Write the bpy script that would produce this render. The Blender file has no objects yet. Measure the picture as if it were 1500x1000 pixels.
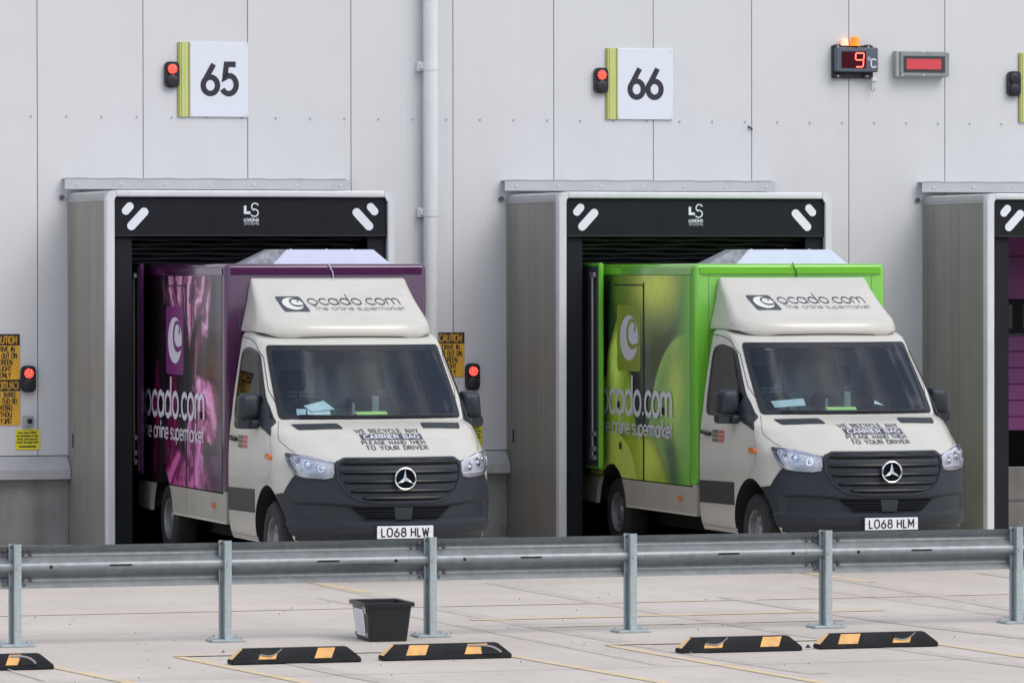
import bpy, bmesh, math, random
import numpy as np
from mathutils import Vector, Matrix
random.seed(7); np.random.seed(7)
PI = math.pi
scn = bpy.context.scene
COL = scn.collection

# ------------------------------------------------------------------ camera, sky, sun, exposure
def make_camera():
    yaw, pit, rol = [math.radians(a) for a in (17.3327, -0.7999, -0.0641)]
    fw = Vector((math.sin(yaw)*math.cos(pit), math.cos(yaw)*math.cos(pit), math.sin(pit)))
    rt = Vector((math.cos(yaw), -math.sin(yaw), 0)); up = rt.cross(fw)
    r2 = rt*math.cos(rol)+up*math.sin(rol); u2 = -rt*math.sin(rol)+up*math.cos(rol)
    cd = bpy.data.cameras.new('camera'); cam = bpy.data.objects.new('camera', cd); COL.objects.link(cam)
    M = Matrix((r2, u2, -fw)).transposed().to_4x4(); M.translation = Vector((0, 0, 2.7782))
    cam.matrix_world = M
    cd.sensor_width = 36; cd.lens = 7509.4*36/1500; cd.clip_end = 3000; cd.clip_start = .5
    cd.dof.use_dof = True; cd.dof.focus_distance = 46.5; cd.dof.aperture_fstop = 22
    scn.camera = cam
make_camera()
SUN_EL, SUN_AZ = 48, 150          # azimuth of the sun, degrees clockwise from +Y
w = bpy.data.worlds.new('World'); scn.world = w; w.use_nodes = True
nt = w.node_tree; nt.nodes.clear()
wo = nt.nodes.new('ShaderNodeOutputWorld'); bg = nt.nodes.new('ShaderNodeBackground')
sky = nt.nodes.new('ShaderNodeTexSky'); sky.sky_type = 'NISHITA'; sky.sun_disc = False
sky.sun_elevation = math.radians(SUN_EL); sky.sun_rotation = math.radians(SUN_AZ); sky.dust_density = 2.0
tc = nt.nodes.new('ShaderNodeTexCoord'); mp = nt.nodes.new('ShaderNodeMapping'); mp.inputs['Scale'].default_value = (1, 1, 1.6)
nz = nt.nodes.new('ShaderNodeTexNoise'); nz.inputs['Scale'].default_value = 2.6; nz.inputs['Detail'].default_value = 8; nz.inputs['Distortion'].default_value = 1.0
cr = nt.nodes.new('ShaderNodeValToRGB'); cr.color_ramp.elements[0].position = .47; cr.color_ramp.elements[1].position = .60
cr.color_ramp.elements[0].color = (.06, .06, .06, 1); cr.color_ramp.elements[1].color = (.95, .95, .95, 1)
cc = nt.nodes.new('ShaderNodeValToRGB'); cc.color_ramp.elements[0].position = .40; cc.color_ramp.elements[1].position = .70
cc.color_ramp.elements[0].color = (4.5, 4.8, 5.4, 1); cc.color_ramp.elements[1].color = (8.2, 8.3, 8.6, 1)
mx = nt.nodes.new('ShaderNodeMix'); mx.data_type = 'RGBA'
nt.links.new(tc.outputs['Generated'], mp.inputs['Vector']); nt.links.new(mp.outputs[0], nz.inputs['Vector'])
nt.links.new(nz.outputs['Fac'], cr.inputs[0]); nt.links.new(nz.outputs['Fac'], cc.inputs[0])
nt.links.new(cr.outputs[0], mx.inputs[0]); nt.links.new(sky.outputs[0], mx.inputs[6]); nt.links.new(cc.outputs[0], mx.inputs[7])
nt.links.new(mx.outputs[2], bg.inputs[0]); nt.links.new(bg.outputs[0], wo.inputs[0])
bg.inputs[1].default_value = .10
sd = bpy.data.lights.new('sun', 'SUN'); sd.energy = .75; sd.angle = math.radians(40); sd.color = (1, .955, .90)
so = bpy.data.objects.new('sun', sd); COL.objects.link(so)
_a, _e = math.radians(SUN_AZ), math.radians(SUN_EL)
so.rotation_euler = Vector((math.sin(_a)*math.cos(_e), math.cos(_a)*math.cos(_e), math.sin(_e))).to_track_quat('Z', 'Y').to_euler()
scn.view_settings.view_transform = 'Standard'; scn.view_settings.look = 'None'; scn.view_settings.gamma = 1
scn.view_settings.use_curve_mapping = False; scn.view_settings.exposure = 0.97
scn.render.engine = 'CYCLES'
scn.cycles.max_bounces = 8; scn.cycles.transparent_max_bounces = 12

# ------------------------------------------------------------------ materials
MATS = {}
def mat(name, col, rough=.5, metal=0, var=.0, vscale=3, bump=0, bscale=40, coat=0, emit=0, vcol=None, spec=.5, streak=None, attr=None, ribs=0, rvar=0, dirt=None):
    if name in MATS: return MATS[name]
    m = bpy.data.materials.new(name); m.use_nodes = True; MATS[name] = m
    t = m.node_tree; p = t.nodes['Principled BSDF']; L = t.links
    c4 = (*col, 1); p.inputs['Base Color'].default_value = c4
    p.inputs['Roughness'].default_value = rough; p.inputs['Metallic'].default_value = metal
    p.inputs['Specular IOR Level'].default_value = spec
    if coat: p.inputs['Coat Weight'].default_value = coat; p.inputs['Coat Roughness'].default_value = .06
    m.diffuse_color = c4
    tcn = t.nodes.new('ShaderNodeTexCoord'); src = None
    if attr:
        a = t.nodes.new('ShaderNodeAttribute'); a.attribute_name = attr; src = a.outputs['Color']
    def noise(scale, sc3=(1, 1, 1), det=5):
        mpn = t.nodes.new('ShaderNodeMapping'); mpn.inputs['Scale'].default_value = sc3
        n = t.nodes.new('ShaderNodeTexNoise'); n.inputs['Scale'].default_value = scale; n.inputs['Detail'].default_value = det
        L.new(tcn.outputs['Object'], mpn.inputs[0]); L.new(mpn.outputs[0], n.inputs['Vector']); return n.outputs['Fac']
    def mul(srcsock, fac_sock, lo, hi, a=.3, b=.7):
        mr = t.nodes.new('ShaderNodeMapRange'); mr.inputs[1].default_value = a; mr.inputs[2].default_value = b
        mr.inputs[3].default_value = lo; mr.inputs[4].default_value = hi; L.new(fac_sock, mr.inputs[0])
        mm = t.nodes.new('ShaderNodeMix'); mm.data_type = 'RGBA'; mm.blend_type = 'MULTIPLY'; mm.inputs[0].default_value = 1
        if srcsock is None: mm.inputs[6].default_value = c4
        else: L.new(srcsock, mm.inputs[6])
        cb = t.nodes.new('ShaderNodeCombineColor')
        for i in range(3): L.new(mr.outputs[0], cb.inputs[i])
        L.new(cb.outputs[0], mm.inputs[7]); return mm.outputs[2]
    if var: src = mul(src, noise(vscale), 1-var, 1+var)
    if streak: src = mul(src, noise(streak[0], streak[1]), 1-streak[2], 1+streak[2]*.5)
    if dirt:   # dirt=(colour, scale, lo, hi, amount)
        n = noise(dirt[1]); mr = t.nodes.new('ShaderNodeMapRange'); mr.inputs[1].default_value = dirt[2]; mr.inputs[2].default_value = dirt[3]
        mr.inputs[4].default_value = dirt[4]; L.new(n, mr.inputs[0])
        mm = t.nodes.new('ShaderNodeMix'); mm.data_type = 'RGBA'; L.new(mr.outputs[0], mm.inputs[0])
        if src is None: mm.inputs[6].default_value = c4
        else: L.new(src, mm.inputs[6])
        mm.inputs[7].default_value = (*dirt[0], 1); src = mm.outputs[2]
    if src is not None: L.new(src, p.inputs['Base Color'])
    if rvar:
        mr = t.nodes.new('ShaderNodeMapRange'); mr.inputs[3].default_value = rough-rvar; mr.inputs[4].default_value = rough+rvar
        L.new(noise(6), mr.inputs[0]); L.new(mr.outputs[0], p.inputs['Roughness'])
    h = None
    if bump:
        b = t.nodes.new('ShaderNodeBump'); b.inputs['Strength'].default_value = bump; b.inputs['Distance'].default_value = .01
        L.new(noise(bscale), b.inputs['Height']); L.new(b.outputs[0], p.inputs['Normal']); h = b
    if ribs:
        mpn = t.nodes.new('ShaderNodeMapping'); wv = t.nodes.new('ShaderNodeTexWave'); wv.wave_type = 'BANDS'; wv.bands_direction = 'DIAGONAL' if ribs < 0 else 'X'
        if ribs < 0: wv.bands_direction = 'Y'
        wv.inputs['Scale'].default_value = abs(ribs); b = t.nodes.new('ShaderNodeBump'); b.inputs['Strength'].default_value = .10; b.inputs['Distance'].default_value = .004
        L.new(tcn.outputs['Object'], mpn.inputs[0]); L.new(mpn.outputs[0], wv.inputs[0]); L.new(wv.outputs['Fac'], b.inputs['Height'])
        if h: L.new(h.outputs[0], b.inputs['Normal'])
        L.new(b.outputs[0], p.inputs['Normal'])
    if emit: p.inputs['Emission Color'].default_value = c4; p.inputs['Emission Strength'].default_value = emit
    return m
def glass_mat(name, tint, refl=1.0, rough=.02):
    if name in MATS: return MATS[name]
    m = bpy.data.materials.new(name); m.use_nodes = True; MATS[name] = m; t = m.node_tree; t.nodes.clear()
    o = t.nodes.new('ShaderNodeOutputMaterial'); tr = t.nodes.new('ShaderNodeBsdfTransparent'); gl = t.nodes.new('ShaderNodeBsdfGlossy')
    tr.inputs[0].default_value = (*tint, 1); gl.inputs['Roughness'].default_value = rough; gl.inputs[0].default_value = (refl, refl, refl, 1)
    f = t.nodes.new('ShaderNodeFresnel'); f.inputs[0].default_value = 1.68; mxs = t.nodes.new('ShaderNodeMixShader')
    t.links.new(f.outputs[0], mxs.inputs[0]); t.links.new(tr.outputs[0], mxs.inputs[1]); t.links.new(gl.outputs[0], mxs.inputs[2]); t.links.new(mxs.outputs[0], o.inputs[0])
    return m
WALL = mat('wall_cladding', (.605, .612, .625), .42, var=.035, vscale=.6, ribs=9.5, streak=(2.5, (1, 1, .08), .02), dirt=((.45, .45, .46), 1.3, .55, .8, .25))
DARKGAP = mat('joint_dark', (.45, .455, .47), .8)
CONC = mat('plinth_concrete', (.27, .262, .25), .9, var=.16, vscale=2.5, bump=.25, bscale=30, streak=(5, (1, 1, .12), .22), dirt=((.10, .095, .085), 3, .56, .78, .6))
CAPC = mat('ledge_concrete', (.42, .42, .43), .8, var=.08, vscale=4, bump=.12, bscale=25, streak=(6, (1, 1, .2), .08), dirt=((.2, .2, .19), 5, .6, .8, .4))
FLASH = mat('flashing_metal', (.46, .47, .49), .45, .2, var=.06, vscale=5, dirt=((.3, .3, .3), 4, .55, .8, .4))
SIDEP = mat('shelter_side_steel', (.27, .262, .238), .50, .25, var=.06, vscale=3, ribs=-10, streak=(3, (1, 3, .05), .14), rvar=.06)
ALU = mat('white_aluminium', (.64, .65, .68), .35, .0, var=.04, vscale=4, streak=(8, (1, 1, .1), .06))
BLKF = mat('black_fabric', (.010, .012, .016), .75, spec=.25, var=.15, vscale=3, bump=.15, bscale=8)
BLKD = mat('black_curtain', (.012, .013, .016), .45, spec=.4, bump=.5, bscale=7)
BLKI = mat('inner_black', (.003, .0033, .004), .95, spec=.1)
REFL = mat('white_reflector', (.74, .76, .82), .35)
PIPE = mat('pipe_white', (.66, .68, .70), .3, var=.03, vscale=4, coat=.3)
GALV = mat('galvanised_steel', (.27, .295, .308), .52, .70, var=.12, vscale=14, bump=.10, bscale=60, rvar=.12, dirt=((.20, .20, .19), 5, .55, .8, .5), streak=(7, (.15, 1, 3), .18))
GALV2 = mat('galvanised_post', (.40, .46, .475), .5, .45, var=.10, vscale=45, rvar=.1, streak=(10, (1, 1, .1), .2))
DSLOT = mat('slot_dark', (.02, .02, .02), .9)
RUB = mat('rubber_black', (.011, .012, .014), .75, var=.25, vscale=8, bump=.3, bscale=50, spec=.3, dirt=((.07, .066, .06), 9, .58, .85, .3))
YREF = mat('yellow_reflector', (.66, .34, .085), .5, var=.12, vscale=14, dirt=((.35, .22, .09), 12, .55, .75, .5))
YREFL = mat('yellow_reflector_pale', (.80, .52, .22), .5, var=.1, vscale=14, dirt=((.4, .3, .2), 12, .55, .75, .5))
GRYR = mat('worn_grey_edge', (.20, .20, .21), .6)
YLINE = mat('faded_yellow_paint', (.66, .50, .27), .8, var=.08, vscale=6, dirt=((.56, .505, .45), 5, .42, .66, .85))
YLINE2 = mat('very_faded_yellow_paint', (.64, .52, .36), .85, dirt=((.54, .48, .42), 4, .4, .62, .9))
JOINT = mat('ground_joint', (.43, .39, .345), .9, dirt=((.52, .465, .41), 6, .4, .6, .9))
CREAM = mat('cream_paint', (.535, .522, .468), .30, coat=.45, var=.03, vscale=2, dirt=((.36, .33, .26), 3.5, .58, .85, .16), rvar=.06)
CREAMS = mat('cream_skirt_paint', (.40, .38, .32), .4, coat=.2, var=.05, vscale=3, dirt=((.28, .25, .19), 4, .5, .8, .4))
CHAR = mat('charcoal_plastic', (.019, .024, .031), .5, spec=.4, var=.06, vscale=4, bump=.05, bscale=150)
CHAR2 = mat('charcoal_trim', (.030, .029, .033), .5)
GRBLK = mat('grille_black', (.003, .004, .005), .6, spec=.1)
GRSLAT = mat('grille_slat', (.005, .007, .009), .38, spec=.35)
SEAM = mat('seam_dark', (.05, .05, .045), .8)
RUBS = mat('seal_black', (.010, .011, .013), .35)
CHROME = mat('chrome', (.85, .86, .88), .12, 1.0)
LAMPR = mat('lamp_reflector', (.84, .86, .90), .2, .45, var=.25, vscale=16, bump=.8, bscale=22)
LAMPW = mat('lamp_light_guide', (.86, .86, .95), .2, coat=.5)
LAMPG = mat('lamp_lower_clear', (.50, .49, .52), .15, .3, coat=.6, var=.15, vscale=12)
LAMPD = mat('lamp_dark', (.10, .10, .14), .2, coat=.5)
AMBER = mat('amber_lens', (.60, .16, .03), .25, coat=.5)
TYRE = mat('tyre_rubber', (.018, .018, .019), .75, bump=.2, bscale=60, dirt=((.07, .065, .055), 7, .5, .8, .4))
RIM = mat('steel_rim', (.27, .27, .275), .45, .5, var=.15, vscale=10, dirt=((.16, .14, .12), 12, .5, .75, .5))
UNDER = mat('underbody', (.012, .012, .013), .9)
INTER = mat('cab_lining', (.26, .29, .30), .85)
INTD = mat('dashboard', (.022, .024, .028), .7)
BULK = mat('bulkhead_grey', (.55, .60, .60), .7, var=.15, vscale=3)
SEATF = mat('seat_fabric', (.018, .019, .022), .9)
PAPERB = mat('paper_blue_white', (.78, .86, .88), .7, var=.10, vscale=22)
PAPERW = mat('paper_white', (.78, .78, .80), .7)
PAPERG = mat('paper_green', (.50, .78, .20), .6)
PLATE = mat('plate_white', (.72, .73, .76), .35)
BLACKT = mat('print_black', (.012, .012, .014), .5)
GREYT = mat('print_charcoal', (.055, .062, .08), .5)
WHITET = mat('print_white', (.72, .70, .78), .35, coat=.3)
SIGNW = mat('sign_white', (.68, .72, .78), .4)
NUMC = mat('sign_number', (.022, .02, .032), .5)
YSIGN = mat('caution_yellow', (.66, .36, .03), .5, var=.10, vscale=7)
YNOTE = mat('notice_yellow', (.74, .66, .03), .5)
LEDH = mat('lamp_housing_black', (.016, .014, .02), .4)
LEDD = mat('lamp_face_dark', (.05, .004, .006), .35)
LEDR = mat('led_red', (1, .045, .03), .4, emit=2.2)
LEDH2 = mat('led_red_hot', (1, .16, .11), .4, emit=2.6)
PURP = mat('purple_paint', (.060, .012, .058), .18, coat=.7)
GREEN = mat('green_paint', (.15, .47, .035), .22, coat=.6, var=.03, vscale=2)
PURPD = mat('purple_door_paint', (.20, .036, .18), .45, var=.08, vscale=4)
WSG = glass_mat('windscreen_glass', (.72, .87, .90), 1.0)
SDG = glass_mat('side_glass', (.26, .33, .34), .5)
CLR = glass_mat('clear_cover', (.95, .95, .97), 1.0)

# ------------------------------------------------------------------ object helpers
def link(o, parent=None):
    COL.objects.link(o)
    if parent is not None: o.parent = parent
    return o
def mk(name, V, F, m, parent=None, smooth=False, sharp=35):
    me = bpy.data.meshes.new(name); me.from_pydata([tuple(v) for v in V], [], F)
    for x in (m if isinstance(m, (list, tuple)) else [m]): me.materials.append(x)
    if smooth:
        me.polygons.foreach_set('use_smooth', [True]*len(me.polygons)); me.set_sharp_from_angle(angle=math.radians(sharp))
    me.update(); return link(bpy.data.objects.new(name, me), parent)
def thing(name, label, cat, loc=(0, 0, 0), group=None, rz=0):
    o = bpy.data.objects.new(name, None); o.empty_display_size = .2; COL.objects.link(o); o.location = loc; o.rotation_euler[2] = rz
    o['label'] = label; o['category'] = cat
    if group: o['group'] = group
    return o
class MB:
    def __init__(s): s.v = []; s.f = []; s.mi = []
    def add(s, V, F, mi=0):
        n = len(s.v); s.v += [tuple(v) for v in V]; s.f += [tuple(i+n for i in f) for f in F]; s.mi += [mi]*len(F); return s
    def box(s, x0, x1, y0, y1, z0, z1, bev=0, mi=0):
        if bev:
            bm = bmesh.new(); bmesh.ops.create_cube(bm, size=1)
            for v in bm.verts: v.co = Vector(((x0+x1)/2+v.co.x*(x1-x0), (y0+y1)/2+v.co.y*(y1-y0), (z0+z1)/2+v.co.z*(z1-z0)))
            bmesh.ops.bevel(bm, geom=bm.edges[:], offset=bev, segments=3 if bev > .012 else 1, affect='EDGES', profile=.5)
            bm.verts.index_update(); s.add([v.co[:] for v in bm.verts], [[v.index for v in f.verts] for f in bm.faces], mi); bm.free(); return s
        V = [(x, y, z) for z in (z0, z1) for y in (y0, y1) for x in (x0, x1)]
        return s.add(V, [(0, 2, 3, 1), (4, 5, 7, 6), (0, 1, 5, 4), (2, 6, 7, 3), (0, 4, 6, 2), (1, 3, 7, 5)], mi)
    def prism(s, pts, axis, a0, a1, mi=0):
        n = len(pts)
        def p(a, q): return {'x': (a, q[0], q[1]), 'y': (q[0], a, q[1]), 'z': (q[0], q[1], a)}[axis]
        V = [p(a0, q) for q in pts]+[p(a1, q) for q in pts]
        return s.add(V, [tuple(range(n))[::-1], tuple(range(n, 2*n))]+[(i, (i+1) % n, n+(i+1) % n, n+i) for i in range(n)], mi)
    def cyl(s, c0, c1, r, n=16, r1=None, mi=0, caps=True):
        c0, c1 = Vector(c0), Vector(c1); d = (c1-c0).normalized(); a = d.orthogonal().normalized(); b = d.cross(a); r1 = r if r1 is None else r1
        V = [c0+(a*math.cos(t)+b*math.sin(t))*r for t in [2*PI*i/n for i in range(n)]]+[c1+(a*math.cos(t)+b*math.sin(t))*r1 for t in [2*PI*i/n for i in range(n)]]
        F = [(i, (i+1) % n, n+(i+1) % n, n+i) for i in range(n)]
        if caps: F += [tuple(range(n))[::-1], tuple(range(n, 2*n))]
        return s.add(V, F, mi)
    def tube(s, P, r, n=8, mi=0):
        P = [Vector(p) for p in P]; rings = []
        for i, p in enumerate(P):
            d = (P[min(i+1, len(P)-1)]-P[max(i-1, 0)]).normalized(); a = d.cross(Vector((.13, .21, .97))).normalized(); b = d.cross(a)
            rings.append([p+(a*math.cos(2*PI*k/n)+b*math.sin(2*PI*k/n))*r for k in range(n)])
        V = [q for R in rings for q in R]; F = [(i*n+k, i*n+(k+1) % n, (i+1)*n+(k+1) % n, (i+1)*n+k) for i in range(len(P)-1) for k in range(n)]
        F += [tuple(range(n))[::-1], tuple(range((len(P)-1)*n, len(P)*n))]
        return s.add(V, F, mi)
    def lathe(s, prof, c, axis='x', n=32, mi=0):
        V = []; F = []; m = len(prof)
        for i in range(n):
            t = 2*PI*i/n
            for (a, r) in prof:
                q = {'x': (c[0]+a, c[1]+r*math.cos(t), c[2]+r*math.sin(t)), 'y': (c[0]+r*math.cos(t), c[1]+a, c[2]+r*math.sin(t)), 'z': (c[0]+r*math.cos(t), c[1]+r*math.sin(t), c[2]+a)}[axis]; V.append(q)
        for i in range(n):
            for k in range(m-1): F.append((i*m+k, ((i+1) % n)*m+k, ((i+1) % n)*m+k+1, i*m+k+1))
        return s.add(V, F, mi)
    def build(s, name, m, parent=None, smooth=False, sharp=35):
        o = mk(name, s.v, s.f, m, parent, smooth, sharp)
        if any(s.mi): o.data.polygons.foreach_set('material_index', s.mi)
        bm = bmesh.new(); bm.from_mesh(o.data); bmesh.ops.recalc_face_normals(bm, faces=bm.faces[:]); bm.to_mesh(o.data); bm.free()
        if smooth: o.data.set_sharp_from_angle(angle=math.radians(sharp))
        return o
def bx(name, x0, x1, y0, y1, z0, z1, m, parent, bev=0): return MB().box(x0, x1, y0, y1, z0, z1, bev).build(name, m, parent, smooth=bev > .012)
def dup(o, parent, loc=None):
    c = o.copy(); COL.objects.link(c); c.parent = parent
    if loc is not None: c.location = loc
    return c
def rpoly(pts, r, n=5):      # round the corners of a polygon
    out = []; N = len(pts)
    for i in range(N):
        p0, p, p1 = Vector(pts[i-1]), Vector(pts[i]), Vector(pts[(i+1) % N])
        a = (p0-p); b = (p1-p); ra = min(r, a.length*.45); rb = min(r, b.length*.45); A = p+a.normalized()*ra; B = p+b.normalized()*rb
        for k in range(n+1):
            t = k/n; out.append(tuple((A*(1-t)**2+p*2*t*(1-t)+B*t*t)))
    return out

# ------------------------------------------------------------------ stroke lettering
def arc(cx, cy, rx, ry, a0, a1, n=14):
    n = max(3, int(abs(a1-a0)/360*28)); return [(cx+rx*math.cos(math.radians(a0+(a1-a0)*i/n)), cy+ry*math.sin(math.radians(a0+(a1-a0)*i/n))) for i in range(n+1)]
R = .29
def o_(cx=R, cy=R): return arc(cx, cy, R, R, 0, 360)
GL = {  # letter: (advance, strokes)
 'A': (.70, [[(0, 0), (.33, 1), (.66, 0)], [(.12, .32), (.54, .32)]]), 'B': (.60, [[(.27, .53), (0, .53), (0, 1), (.27, 1)]+arc(.27, .765, .22, .235, 90, -90)[1:], [(.27, .53)]+arc(.27, .265, .27, .265, 90, -90)[1:]+[(0, 0), (0, .53)]]),
 'C': (.62, [arc(.30, .70, .30, .30, 20, 180)+arc(.30, .30, .30, .30, 180, 340)]), 'D': (.64, [[(0, 0), (0, 1), (.25, 1)]+arc(.25, .65, .33, .35, 90, 0)[1:]+arc(.25, .35, .33, .35, 0, -90)+[(0, 0)]]),
 'E': (.54, [[(.48, 1), (0, 1), (0, 0), (.48, 0)], [(0, .52), (.42, .52)]]), 'G': (.66, [arc(.30, .70, .30, .30, 20, 180)+arc(.30, .30, .30, .30, 180, 360)+[(.60, .48), (.34, .48)]]),
 'H': (.66, [[(0, 0), (0, 1)], [(.56, 0), (.56, 1)], [(0, .52), (.56, .52)]]), 'I': (.14, [[(.02, 0), (.02, 1)]]), 'L': (.50, [[(0, 1), (0, 0), (.44, 0)]]),
 'M': (.80, [[(0, 0), (0, 1), (.34, .35), (.68, 1), (.68, 0)]]), 'N': (.66, [[(0, 0), (0, 1), (.56, 0), (.56, 1)]]), 'O': (.68, [arc(.30, .70, .30, .30, 0, 180)+arc(.30, .30, .30, .30, 180, 360)+[(.60, .70)]]),
 'P': (.58, [[(0, 0), (0, 1), (.27, 1)]+arc(.27, .74, .25, .26, 90, -90)[1:]+[(0, .48)]]), 'R': (.62, [[(0, 0), (0, 1), (.27, 1)]+arc(.27, .75, .25, .25, 90, -90)[1:]+[(0, .50)], [(.27, .50), (.54, 0)]]),
 'S': (.58, [arc(.27, .75, .25, .25, 25, 270)+arc(.27, .25, .27, .25, 90, -155)[1:]]), 'T': (.60, [[(.27, 0), (.27, 1)], [(-.02, 1), (.56, 1)]]), 'U': (.66, [[(0, 1), (0, .28)]+arc(.28, .28, .28, .28, 180, 360)+[(.56, 1)]]),
 'V': (.66, [[(0, 1), (.30, 0), (.60, 1)]]), 'W': (.92, [[(0, 1), (.2, 0), (.41, .8), (.62, 0), (.82, 1)]]), 'Y': (.64, [[(0, 1), (.29, .48), (.58, 1)], [(.29, .48), (.29, 0)]]),
 '0': (.66, [arc(.28, .70, .28, .30, 0, 180)+arc(.28, .30, .28, .30, 180, 360)+[(.56, .70)]]), '6': (.66, [[(.42, 1.0), (.06, .42)], arc(.29, .28, .28, .28, 0, 360)]),
 '5': (.62, [[(.52, 1), (.16, 1), (.10, .55), (.2, .60)]+arc(.25, .31, .29, .31, 90, -150)[1:]]), '8': (.64, [arc(.28, .76, .22, .24, 0, 360), arc(.28, .27, .28, .27, 0, 360)]), '9': (.6, [arc(.28, .72, .28, .28, 0, 360), [(.56, .72), (.30, 0)]]),
 '.': (.22, [[(.04, .0), (.04, .07)]]), "-": (.3, [[(0, .45), (.2, .45)]]),
 'a': (.76, [o_(), [(2*R, 0), (2*R, 2*R)]]), 'b': (.74, [o_(), [(0, 0), (0, 1)]]), 'c': (.62, [arc(R, R, R, R, 42, 318)]), 'd': (.76, [o_(), [(2*R, 0), (2*R, 1)]]),
 'e': (.72, [[(0.01, R), (2*R, R)]+arc(R, R, R, R, 0, 312)[1:]]), 'f': (.34, [[(.1, 0), (.1, .8)]+arc(.26, .82, .16, .16, 180, 90)], ) , 'g': (.76, [o_(), [(2*R, 2*R), (2*R, 0)]+arc(R, 0, R, .24, 0, -150)]),
 'h': (.66, [[(0, 0), (0, 1)], [(0, .3)]+arc(.24, .33, .24, .25, 180, 0)+[(.48, 0)]]), 'i': (.18, [[(.03, 0), (.03, .58)], [(.03, .78), (.03, .88)]]), 'k': (.56, [[(0, 0), (0, 1)], [(.42, .58), (.02, .25), (.44, 0)]]),
 'l': (.18, [[(.03, 0), (.03, 1)]]), 'm': (1.02, [[(0, 0), (0, .58)], [(0, .34)]+arc(.21, .37, .21, .21, 180, 0)+[(.42, 0)], [(.42, .34)]+arc(.63, .37, .21, .21, 180, 0)+[(.84, 0)]]),
 'n': (.66, [[(0, 0), (0, .58)], [(0, .3)]+arc(.24, .33, .24, .25, 180, 0)+[(.48, 0)]]), 'o': (.74, [o_()]), 'p': (.74, [o_(), [(0, .58), (0, -.28)]]), 'r': (.36, [[(0, 0), (0, .58)], [(0, .32)]+arc(.22, .34, .22, .24, 180, 80)]),
 's': (.50, [arc(.19, .435, .17, .145, 30, 270)+arc(.19, .15, .19, .14, 90, -150)[1:]]), 't': (.38, [[(.12, .85), (.12, 0)], [(-.04, .58), (.3, .58)]]), 'u': (.66, [[(0, .58), (0, .25)]+arc(.24, .25, .24, .25, 180, 360), [(.48, .58), (.48, 0)]]),
 'v': (.58, [[(0, .58), (.24, 0), (.48, .58)]]), 'y': (.60, [[(0, .58), (.26, 0)], [(.52, .58), (.15, -.28)]]), ' ': (.38, []), 'x': (.56, [[(0, 0), (.44, .58)], [(0, .58), (.44, 0)]]),
}
def stroke_quads(P, wd, sub=.12, cap=0.0):
    Q = []
    for a, b in zip(P, P[1:]):
        L = math.hypot(b[0]-a[0], b[1]-a[1]); n = max(1, int(L/sub))
        for i in range(n): Q.append((a[0]+(b[0]-a[0])*i/n, a[1]+(b[1]-a[1])*i/n))
    Q.append(P[-1]); closed = math.hypot(Q[0][0]-Q[-1][0], Q[0][1]-Q[-1][1]) < 1e-6
    if cap and not closed:
        def ext(p, q): d = math.hypot(p[0]-q[0], p[1]-q[1]) or 1; return (p[0]+(p[0]-q[0])/d*cap, p[1]+(p[1]-q[1])/d*cap)
        Q[0] = ext(Q[0], Q[1]); Q[-1] = ext(Q[-1], Q[-2])
    V = []
    for i, p in enumerate(Q):
        a = Q[i-1] if i > 0 else (Q[-2] if closed else None); b = Q[i+1] if i < len(Q)-1 else (Q[1] if closed else None)
        ds = []
        if a: ds.append(Vector((p[0]-a[0], p[1]-a[1])).normalized())
        if b: ds.append(Vector((b[0]-p[0], b[1]-p[1])).normalized())
        d = (ds[0]+ds[-1]); d = d.normalized() if d.length > 1e-4 else ds[0]
        k = 1/max(.42, abs(d.dot(ds[0]))); n = Vector((-d.y, d.x))*(wd/2*k); V += [(p[0]+n.x, p[1]+n.y), (p[0]-n.x, p[1]-n.y)]
    return V, [(2*i, 2*i+1, 2*i+3, 2*i+2) for i in range(len(Q)-1)]
def text_w(t, gap=0): return sum(GL[c][0]+gap for c in t)-gap-.08
def text_mesh(mb, t, fn, x0, x1, y0, h, wd=.12, gap=0, mi=0, lift=.0003):
    """text from x0 to x1 with cap height h on baseline y0; fn(x, y, lift) places it in space"""
    s = (x1-x0)/text_w(t, gap); x = 0; k = 0
    for c in t:
        for st in GL[c][1]:
            # stroke width kept even by scaling the points first
            P = [((x+p[0])*s, p[1]*h) for p in st]; V, F = stroke_quads(P, wd*h, .12*h)
            mb.add([fn(x0+v[0], y0+v[1], lift*(k % 5)) for v in V], F, mi); k += 1
        x += GL[c][0]+gap
def poly_mesh(mb, P, fn, lift=0, mi=0):
    mb.add([fn(p[0], p[1], lift) for p in P], [tuple(range(len(P)))], mi)
def taper(mb, P, W, fn, lift, mi):
    V = []
    for i, p in enumerate(P):
        a = P[max(i-1, 0)]; b = P[min(i+1, len(P)-1)]; d = Vector((b[0]-a[0], b[1]-a[1])).normalized(); n = Vector((-d.y, d.x))*W[i]/2
        V += [fn(p[0]+n.x, p[1]+n.y, lift), fn(p[0]-n.x, p[1]-n.y, lift)]
    mb.add(V, [(2*i, 2*i+1, 2*i+3, 2*i+2) for i in range(len(P)-1)], mi)
def smooth_pts(P, n=5):
    out = []; P = [P[0]]+list(P)+[P[-1]]
    for i in range(1, len(P)-2):
        for k in range(n):
            t = k/n; q = []
            for j in range(len(P[0])):
                a, b, c, d = P[i-1][j], P[i][j], P[i+1][j], P[i+2][j]
                q.append(.5*(2*b+(c-a)*t+(2*a-5*b+4*c-d)*t*t+(3*b-a-3*c+d)*t**3))
            out.append(tuple(q))
    out.append(P[-2]); return out
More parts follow.
